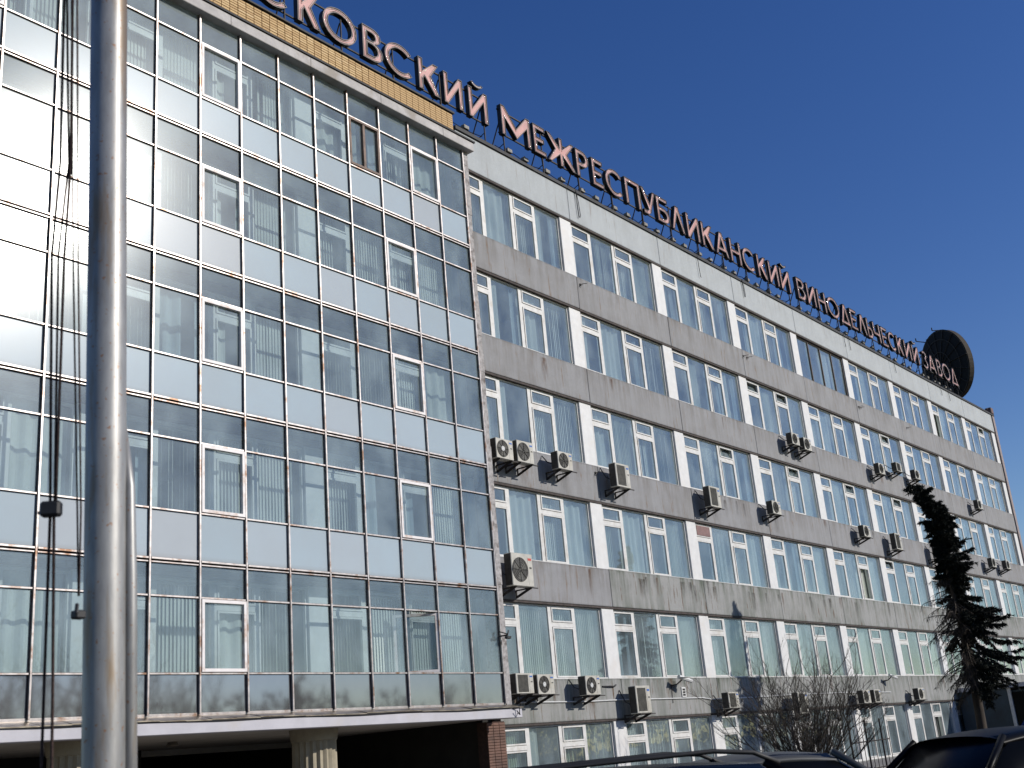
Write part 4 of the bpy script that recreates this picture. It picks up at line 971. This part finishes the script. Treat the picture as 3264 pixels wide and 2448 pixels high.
# ------------------------------------------------------------------ spruce
def spruce():
    base = Vector((42.3, 13.6, 0)); S = thing('spruce_tree', base, 'dark ragged spruce with bent top and bare lower branches', 'spruce tree')
    r = random.Random(11); H = 9.7
    RV = Vector((0.634, -0.774, 0))           # picture right, on the ground
    tip = Vector((-0.42 * RV.x, -0.42 * RV.y, 0))
    def tr(z):
        b = Vector((0, 0, z)) + RV * (0.10 * math.sin(z * 0.5))
        if z > H - 0.9: b += tip * ((z - H + 0.9) / 0.9) ** 1.5
        return b
    mb = MB(); zs = [i * H / 24 for i in range(25)]
    mb.tube([tr(z) for z in zs], [0.17 * (1 - z / H) ** 0.8 + 0.02 for z in zs], 9); put('trunk', mb.mesh('trunk', M['bark'], True), S, base)
    green = MB(); bare = MB()
    def needles(p, d, n, s):
        for _ in range(n):
            q = Vector((r.gauss(0, 1), r.gauss(0, 1), r.gauss(0, 1))).normalized()
            t = (d * 1.0 + q * 0.8).normalized(); o = p + d * r.uniform(-0.05, 0.05)
            sd = t.cross(Vector((r.random(), r.random(), r.random()))).normalized() * s * 0.16
            green.quad(o - sd, o + sd, o + t * s)
    RP = [(2.4, 0.9), (2.7, 1.1), (3.14, 1.5), (3.97, 1.85), (4.6, 1.65), (5.24, 1.35), (5.62, 1.15), (5.87, 0.45), (6.38, 0.7), (6.76, 0.85), (7.14, 1.12), (7.58, 0.72), (7.96, 0.62), (8.47, 0.66), (9.04, 0.34), (9.7, 0.22)]
    LP = [(2.4, 0.9), (3.5, 1.3), (5.2, 1.2), (6.1, 0.9), (6.5, 0.35), (7.2, 0.30), (7.9, 0.28), (8.35, 0.52), (8.7, 0.25), (9.04, 0.30), (9.7, 0.2)]
    def prof(P, z):
        for (a, u), (b, v) in zip(P, P[1:]):
            if z <= b: return u + (v - u) * max(0, (z - a)) / (b - a)
        return P[-1][1]
    z = 2.3
    while z < H - 0.05:
        z += 0.022 if z > 2.6 else 0.06
        h = z / H; a = r.uniform(0, 2 * math.pi); d = Vector((math.cos(a), math.sin(a), 0))
        side = d.dot(RV)                       # >0: right of the trunk in the picture
        leafy = side > -0.2 or z > 6.35
        L = (prof(RP, z) if side > 0 else prof(LP, z)) * (r.uniform(0.5, 1.05) if leafy else r.uniform(0.6, 1.25))
        if z < 4.3 and leafy and r.random() < 0.2: L *= 0.5; leafy = False
        n = 7; pts = [tr(z)]; dv = d * 0.9 + Vector((0, 0, (0.25 if h > 0.6 else -0.15) + r.gauss(0, 0.25)))
        for i in range(n):
            dv = (dv + Vector((r.gauss(0, 0.08), r.gauss(0, 0.08), -0.10 if i < 4 else 0.08 * (1 if leafy else -1)))).normalized()
            pts.append(pts[-1] + dv * L / n)
        tgt = green if False else bare
        bare.tube(pts, [0.022 * (1 - i / (n + 1)) + 0.004 for i in range(n + 1)], 4, cap=False)
        for i in range(1 if z > 4.4 else 3, n + 1):
            for s_ in (-1, 1):
                for _ in range(2):
                    lat = dv.cross(Vector((0, 0, 1))).normalized() * s_
                    t = (lat * r.uniform(0.4, 1.0) + dv * 0.6 + Vector((0, 0, -r.uniform(0.1, 0.7)))).normalized()
                    l = r.uniform(0.08, 0.24) * (1.2 - 0.5 * i / n) * (0.45 + 0.75 * min(1, L))
                    p0 = pts[i] + dv * r.uniform(-0.1, 0.1)
                    if leafy:
                        for q in range(4): needles(p0 + t * l * (q + 0.5) / 4, t, 5, r.uniform(0.08, 0.15))
                    else:
                        l *= r.uniform(0.8, 2.0)
                        bare.tube([p0, p0 + t * l * 0.6, p0 + t * l + Vector((0, 0, -0.12))], [0.006, 0.005, 0.003], 3, cap=False)
                        if r.random() < 0.22: needles(p0 + t * l, t, 4, 0.07)
            if leafy: needles(pts[i], dv, 8, 0.12)
    for i in range(60):                         # bent leader
        zz = H - 0.8 * i / 60
        needles(tr(zz) + Vector((r.gauss(0, 0.06), r.gauss(0, 0.06), r.gauss(0, 0.04))), Vector((r.gauss(0, 1), r.gauss(0, 1), r.gauss(0, 0.6))).normalized(), 12, 0.16)
    for i in range(46):
        q = tr(H) + tip * r.uniform(-0.2, 1.1) + Vector((0, 0, r.uniform(-0.16, 0.10)))
        needles(q, Vector((r.gauss(0, 1), r.gauss(0, 1), r.gauss(0, 0.6))).normalized(), 10, 0.15)
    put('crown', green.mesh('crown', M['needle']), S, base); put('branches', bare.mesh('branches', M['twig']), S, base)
spruce()

# ------------------------------------------------------------------ bare multi-stemmed shrub
def shrub(base, H, spread, seed, nst, label, name='bare_shrub', cat='shrub', depth=3, mat=None, r0=0.022, group=None):
    r = random.Random(seed); S = thing(name, base, label, cat, group)
    st = MB(); tw = MB()
    def grow(mb_, p, d, L, rad, lev):
        n = 5; pts = [p]; dv = d.copy()
        for i in range(n):
            dv = (dv + Vector((r.gauss(0, 0.10), r.gauss(0, 0.10), 0.04))).normalized(); pts.append(pts[-1] + dv * L / n)
        (st if lev == 0 else tw).tube(pts, [rad * (1 - 0.6 * i / n) for i in range(n + 1)], 4 if lev < 2 else 3, cap=False)
        if lev >= depth: return
        for i in range(1, n + 1):
            for _ in range(2 if lev else 1 + (i > 1)):
                if r.random() < (0.85 if lev < 2 else 0.6):
                    q = Vector((r.gauss(0, 1), r.gauss(0, 1), r.gauss(0.3, 0.6))).normalized()
                    grow(mb_, pts[i], (dv + q * 0.75).normalized(), L * r.uniform(0.22, 0.42), rad * 0.45, lev + 1)
    for i in range(nst):
        a = r.uniform(0, 2 * math.pi); lean = r.uniform(0.05, 1.0) * spread
        d = Vector((math.cos(a) * lean, math.sin(a) * lean, 1)).normalized()
        L = H * r.uniform(0.62, 0.95) * (1.05 if lean < 0.5 else 0.95)
        grow(None, Vector((r.gauss(0, 0.22), r.gauss(0, 0.22), 0)), d, L, r0 * r.uniform(0.7, 1.2), 0)
    put('stems', st.mesh('stems', mat or M['shrubw']), S, base); put('twigs', tw.mesh('twigs', mat or M['shrubw']), S, base)
shrub(Vector((31.6, 15.2, 0)), 3.45, 1.5, 5, 58, 'bare many-stemmed shrub with thin twigs in front of the ground floor windows')

# low wire fence posts near the shrub
def fence():
    p0 = Vector((33.6, 14.6, 0)); S = thing('wire_fence', p0, 'low dark metal bar fence right of the bare shrub', 'fence')
    for i in range(11):
        mb = MB(); mb.tube([(0, 0, 0), (0, 0, 1.75 if i % 4 == 0 else 1.5)], 0.03 if i % 4 == 0 else 0.012, 5)
        put('post' if i % 4 == 0 else 'bar', mb.mesh('post', M['steel']), S, p0 + Vector((i * 0.42, i * 0.05, 0)))
    mb = MB(); mb.tube([(0, 0, 1.1), (4.2, 0.5, 1.1)], 0.02, 4); mb.tube([(0, 0, 0.3), (4.2, 0.5, 0.3)], 0.02, 4)
    put('rail', mb.mesh('rail', M['steel']), S, p0)
fence()

# ------------------------------------------------------------------ flagpole with its ropes
def flagpole():
    d = 4.0
    a = at_d(330, 2448, d); b = at_d(348, 0, d)
    # a straight line in space through both sight lines, at equal ground distance
    hb = math.hypot(a.x, a.y); k = hb / math.hypot(b.x, b.y); b = Vector((b.x * k, b.y * k, EYE + (b.z - EYE) * k))
    ax = (b - a).normalized(); g = a - ax * (a.z / ax.z); topp = g + ax * 8.5
    S = thing('flagpole', g, 'near grey metal flagpole streaked with rust and carrying halyards', 'flagpole')
    mb = MB(); n = 24; mb.tube([g + ax * (8.5 * i / n) for i in range(n + 1)], 0.0745, 28)
    put('pole', mb.mesh('pole', M['pole'], True), S, (0, 0, 0))
    right = Vector((R0[0], R1[0], R2[0]))
    s0 = at_d(403, 2448, d) ; s1 = at_d(391, 1330, d)
    off = (right - ax * right.dot(ax)).normalized() * 0.083
    fw = Vector((R0[2], R1[2], 0)).normalized()
    mb = MB(); mb.tube([g + off + fw * 0.03, g + off + fw * 0.03 + ax * (s1.z - 0.5), g + off * 0.95 + fw * 0.03 + ax * (s1.z - 0.15), g + off * 0.6 + fw * 0.05 + ax * (s1.z + 0.1)], [0.024, 0.024, 0.021, 0.012], 12)
    put('side_tube', mb.mesh('side_tube', M['pole'], True), S, (0, 0, 0))
    def rope(pts, rad):
        mb = MB(); P = []
        for (x0, y0), (x1, y1) in zip(pts, pts[1:]):
            for i in range(12): P.append(at_d(x0 + (x1 - x0) * i / 12, y0 + (y1 - y0) * i / 12, 3.95))
        P.append(at_d(*pts[-1], 3.95)); Q = []
        for q in P:
            kk = math.hypot(P[0].x, P[0].y) / math.hypot(q.x, q.y) if False else 1.0
            Q.append(q)
        mb.tube(Q, rad, 6, cap=True)
        put('rope', mb.mesh('rope', simple('dark_halyard', (0.055, 0.035, 0.03), 0.9, var=0.4, scale=80) if 'rope' not in M else M['rope'], True), S, (0, 0, 0))
    M['rope'] = simple('dark_halyard_rope', (0.06, 0.035, 0.03), 0.9, var=0.45, scale=90)
    rope([(206, -60), (192, 520), (165, 816), (160, 1598)], 0.0048)
    rope([(213, -60), (219, 520), (186, 816), (174, 1598)], 0.0040)
    rope([(232, -60), (226, 520), (205, 816), (178, 1598)], 0.0048)
    rope([(246, -60), (249, 816), (258, 1632), (252, 1900)], 0.0032)
    rope([(228, -60), (233, 816), (246, 1600), (250, 1900)], 0.0032)
    rope([(160, 1640), (140, 2200), (128, 2560)], 0.0052)
    rope([(172, 1640), (168, 2200), (163, 2560)], 0.0052)
    c = at_d(163, 1622, 3.95); mb = MB(); mb.bevbox(-0.035, 0.035, -0.02, 0.02, -0.028, 0.026, 0.008); mb.tube([(-0.045, 0, -0.012), (-0.03, 0, -0.01)], 0.006, 5)
    o = put('pulley_block', mb.mesh('pulley_block', M['cable']), S, c); o.rotation_euler = (0, 0, math.radians(-50))
    c = at_d(250, 1955, 3.98); mb = MB(); mb.tube([(0, 0, 0), (-0.02, -0.02, 0.0), (-0.012, -0.01, 0.03)], 0.007, 6); mb.bevbox(-0.02, 0.02, -0.02, 0.02, -0.02, 0.01, 0.005)
    put('cleat', mb.mesh('cleat', M['cable']), S, c)
flagpole()

# ------------------------------------------------------------------ cars
def car(name, label, loc, yaw, paint, L=4.4, W=1.74, H=1.45, estate=False, rails_=False, group='cars parked in front of the offices'):
    S = thing(name, loc, label, 'car', group, rot=(0, 0, yaw))
    # local frame: X forward, Y left; all parts are children with local coordinates
    def part(nm, mb, mat, parent=S, smooth=True, sub=0):
        me = mb.mesh(nm, mat, smooth); o = bpy.data.objects.new(nm, me); COL.objects.link(o); o.parent = parent
        if sub: md = o.modifiers.new('s', 'SUBSURF'); md.levels = sub; md.render_levels = sub
        return o
    hl = L / 2; belt = H * 0.63
    if estate: prof = [(-hl, 0.45, 0.40), (-hl + 0.02, 0.62, belt), (-hl + 0.12, 0.72, belt + 0.04), (-0.6, 0.78, belt), (0.75, 0.78, belt - 0.02), (1.25, 0.74, belt - 0.08), (hl - 0.25, 0.66, belt - 0.2), (hl, 0.55, 0.45)]
    else: prof = [(-hl, 0.45, 0.40), (-hl + 0.03, 0.60, belt - 0.02), (-hl + 0.5, 0.72, belt + 0.03), (-0.9, 0.78, belt), (0.75, 0.78, belt - 0.02), (1.25, 0.74, belt - 0.08), (hl - 0.25, 0.66, belt - 0.2), (hl, 0.55, 0.45)]
    mb = MB(); secs = []
    for x, wf, zt_ in prof:
        w = W / 2 * (0.86 + 0.14 * min(1, wf / 0.78)); idx = len(mb.v)
        ring = [(-w * 0.9, 0.22), (-w, 0.40), (-w, 0.62), (-w * 0.93, zt_ - 0.03), (-w * 0.80, zt_), (w * 0.80, zt_), (w * 0.93, zt_ - 0.03), (w, 0.62), (w, 0.40), (w * 0.9, 0.22)]
        for y, z in ring: mb.v.append((x, y, min(z, max(zt_, 0.3)) if z > 0.3 else z))
        secs.append(idx)
    nr = 10
    for a, b in zip(secs, secs[1:]):
        for i in range(nr): mb.f.append((a + i, a + (i + 1) % nr, b + (i + 1) % nr, b + i)); mb.m.append(0)
    mb.f.append(tuple(secs[0] + i for i in reversed(range(nr)))); mb.m.append(0); mb.f.append(tuple(secs[-1] + i for i in range(nr))); mb.m.append(0)
    body = part('body', mb, paint, sub=2)
    # greenhouse: roof skin over dark glass
    rx = [(-hl + (0.18 if estate else 0.75), belt + 0.02), (-hl + (0.55 if estate else 1.35), H - 0.04), (-0.2, H), (0.35, H - 0.03), (1.15, belt - 0.03)]
    g = MB(); secs = []
    for x, z in rx:
        w = W / 2 * (0.90 - 0.20 * (z - belt) / (H - belt)); w2 = W / 2 * 0.90; idx = len(g.v)
        g.v += [(x, -w2 * (1 if z > belt + 0.1 else 0.97), belt - 0.06), (x, -w - 0.02, max(belt - 0.05, z - 0.09)), (x, -w * 0.82, z - 0.015), (x, 0, z), (x, w * 0.82, z - 0.015), (x, w + 0.02, max(belt - 0.05, z - 0.09)), (x, w2 * (1 if z > belt + 0.1 else 0.97), belt - 0.06)]
        secs.append(idx)
    for a, b in zip(secs, secs[1:]):
        for i in range(6): g.f.append((a + i, a + i + 1, b + i + 1, b + i)); g.m.append(0)
    part('glasshouse', g, M['carglass'])
    rf = MB(); n = 10; st = []
    xs0, xs1 = rx[1][0] - 0.05, rx[3][0] + 0.05
    for i in range(n + 1):
        x = xs0 + (xs1 - xs0) * i / n; t = i / n
        z = H + 0.012 - 0.05 * (2 * t - 1) ** 2; st.append(len(rf.v)); w = W / 2 * 0.72
        for j in range(9):
            y = -w + 2 * w * j / 8; rf.v.append((x, y, z - 0.045 * (y / w) ** 4 - 0.02 * (y / w) ** 2))
        rf.v.append((x, w, z - 0.11)); rf.v.append((x, -w, z - 0.11))
    for a, b in zip(st, st[1:]):
        for j in range(11): rf.f.append((a + j, a + (j + 1) % 11, b + (j + 1) % 11, b + j)); rf.m.append(0)
    part('roof', rf, paint)
    for s_ in (-1, 1):
        for (xa, za), (xb, zb) in zip(rx, rx[1:]):
            pl = MB()
            if abs(za - zb) > 0.15:
                w0 = W / 2 * (0.90 - 0.20 * (za - belt) / (H - belt)) * s_; w1 = W / 2 * (0.90 - 0.20 * (zb - belt) / (H - belt)) * s_
                pl.tube([(xa, w0 * 0.97, za), (xb, w1 * 0.93, zb - 0.02)], 0.035, 5); part('pillar', pl, paint)
        pl = MB(); pl.tube([(-0.35, W / 2 * 0.9 * s_, belt - 0.05), (-0.3, W / 2 * 0.72 * s_, H - 0.06)], 0.035, 5)
        part('pillar', pl, paint)
        if rails_:
            rl = MB(); rl.tube([(xs0 + 0.0, W / 2 * 0.70 * s_, H - 0.04), (xs0 + 0.12, W / 2 * 0.70 * s_, H + 0.035), (0, W / 2 * 0.71 * s_, H + 0.06), (xs1 - 0.12, W / 2 * 0.70 * s_, H + 0.03), (xs1 + 0.05, W / 2 * 0.70 * s_, H - 0.05)], 0.018, 6)
            part('roof_rail', rl, M['cable'])
        for x in (-hl * 0.62, hl * 0.62):
            wh = MB(); wh.ring((0, 0), 0.19, 0.31, -0.10, 0.10, 24); wh.ring((0, 0), 0.19, 0.31, 0.10, -0.10, 24)
            o = part('wheel', wh, M['rubber']); o.location = (x, (W / 2 - 0.11) * s_, 0.31)
            hb_ = MB(); hb_.ring((0, 0), 0, 0.19, -0.06, 0.06, 16); hb_.ring((0, 0), 0, 0.19, 0.06, -0.06, 16); q = part('rim', hb_, M['chrome'], o)
        hd = MB(); hd.bevbox(hl - 0.18, hl - 0.02, 0.50 * s_ - 0.16, 0.50 * s_ + 0.16, 0.52, 0.66, 0.03); part('headlight', hd, M['chrome'])
        td = MB(); td.bevbox(-hl - 0.005, -hl + 0.14, 0.58 * s_ - 0.14, 0.58 * s_ + 0.14, 0.62, 0.84, 0.03); part('tail_light', td, M['red'])
        mr = MB(); mr.bevbox(0.72, 0.84, (W / 2 + 0.04) * s_ - 0.09, (W / 2 + 0.04) * s_ + 0.09, belt, belt + 0.13, 0.03); part('mirror', mr, paint)
    return S
VR = math.atan2(-0.774, 0.634)               # yaw of picture right
def ground_at(px, d): v = at_d(px, 2400, d); return Vector((v.x, v.y, 0))
car('parked_car', 'black estate car with roof rails, its roof cutting the bottom edge of the picture', ground_at(2190, 8.2), VR + math.radians(8), M['blackcar'], L=4.6, H=1.455, estate=True, rails_=True)
car('parked_car', 'dusty grey car with a sloping windscreen in front of the bare shrub', ground_at(2450, 11.2), VR + math.radians(14), M['greycar'], L=4.3, H=1.42)
car('parked_car', 'black saloon car nearest the spruce, a dark hump at the lower right', ground_at(3290, 11.4), VR + math.radians(24), M['blackcar'], L=4.6, H=1.45)
car('parked_car', 'blue car mostly hidden behind the black saloon at the right edge', ground_at(3760, 14.5), VR + math.radians(20), M['bluecar'], L=4.5, H=1.62, estate=True)

# ------------------------------------------------------------------ trees across the street, seen mirrored in the glass
def far_tree(i, x, y, h, con):
    if con:
        r = random.Random(100 + i); lab = 'conifer across the street mirrored in the lower panes'
        S = thing('conifer', (x, y, 0), lab, 'tree', 'conifers mirrored in the lower glass')
        mb = MB(); mb.tube([(0, 0, 0), (0, 0, h)], [0.2, 0.03], 6); put('trunk', mb.mesh('trunk', M['bark']), S, (x, y, 0))
        g = MB(); n = 900
        for _ in range(n):
            t = r.random() ** 0.7; z = 0.8 + (h - 0.8) * t; rr = (1 - t) * h * 0.24 * (0.75 + 0.25 * math.sin(z * 4)); a = r.uniform(0, 6.283); q = rr * math.sqrt(r.random())
            p = Vector((q * math.cos(a), q * math.sin(a), z)); o = Vector((math.cos(a), math.sin(a), -0.4)) * 0.5
            sd = Vector((-math.sin(a), math.cos(a), r.uniform(-0.4, 0.4))) * 0.16
            g.quad(p - sd, p + sd, p + o)
        put('crown', g.mesh('crown', M['needle']), S, (x, y, 0))
    else:
        shrub(Vector((x, y, 0)), h, 0.55, 200 + i, 15, 'bare broadleaf tree across the street mirrored in the lower panes', 'bare_tree', 'tree', 2, M['dry'], 0.12, 'bare trees mirrored in the lower glass')
spots = [(22, -22, 11, 0), (27, -35, 12, 0), (33, -38, 11.5, 0), (40, -24, 9.5, 0), (24, -26, 9, 0), (30, -30, 10, 0), (36, -27, 8.5, 0), (43, -33, 7.5, 1), (49, -30, 8, 0), (55, -34, 6.5, 1), (60, -31, 8, 1), (66, -36, 6.5, 0), (73, -33, 5.5, 1), (84, -36, 6.5, 0), (94, -34, 8, 1), (106, -38, 7.5, 0), (118, -36, 8, 1), (132, -38, 7, 0), (16, -24, 9.5, 0)]
for i, s_ in enumerate(spots): far_tree(i, *s_)

# far-off belt of trees beyond the street: one mass, seen only as a dark band in the lower glass
r = random.Random(77); g = MB()
for i in range(15000):
    x = r.uniform(-60, 320); hmax = (9.2 if x < 62 else 9.2 - min(2.6, max(0, x - 92) * 0.10)) + 0.8 * math.sin(x * 0.09) + 0.9 * math.sin(x * 0.31 + 1) + 0.8 * math.sin(x * 0.83)
    z = hmax * r.random() ** 0.7; y = -62 + r.uniform(-3, 3); a = r.uniform(0, 3.14); w = r.uniform(0.08, 0.35); h = r.uniform(0.3, 1.3)
    g.quad((x - w * math.cos(a), y - w * math.sin(a), z), (x + w * math.cos(a), y + w * math.sin(a), z), (x + r.gauss(0, 0.3), y, z + h))
put('tree_belt', g.mesh('tree_belt', M['dry']), None, (0, 0, 0), label='dark belt of far trees mirrored low in the glass', cat='trees', kind='stuff')
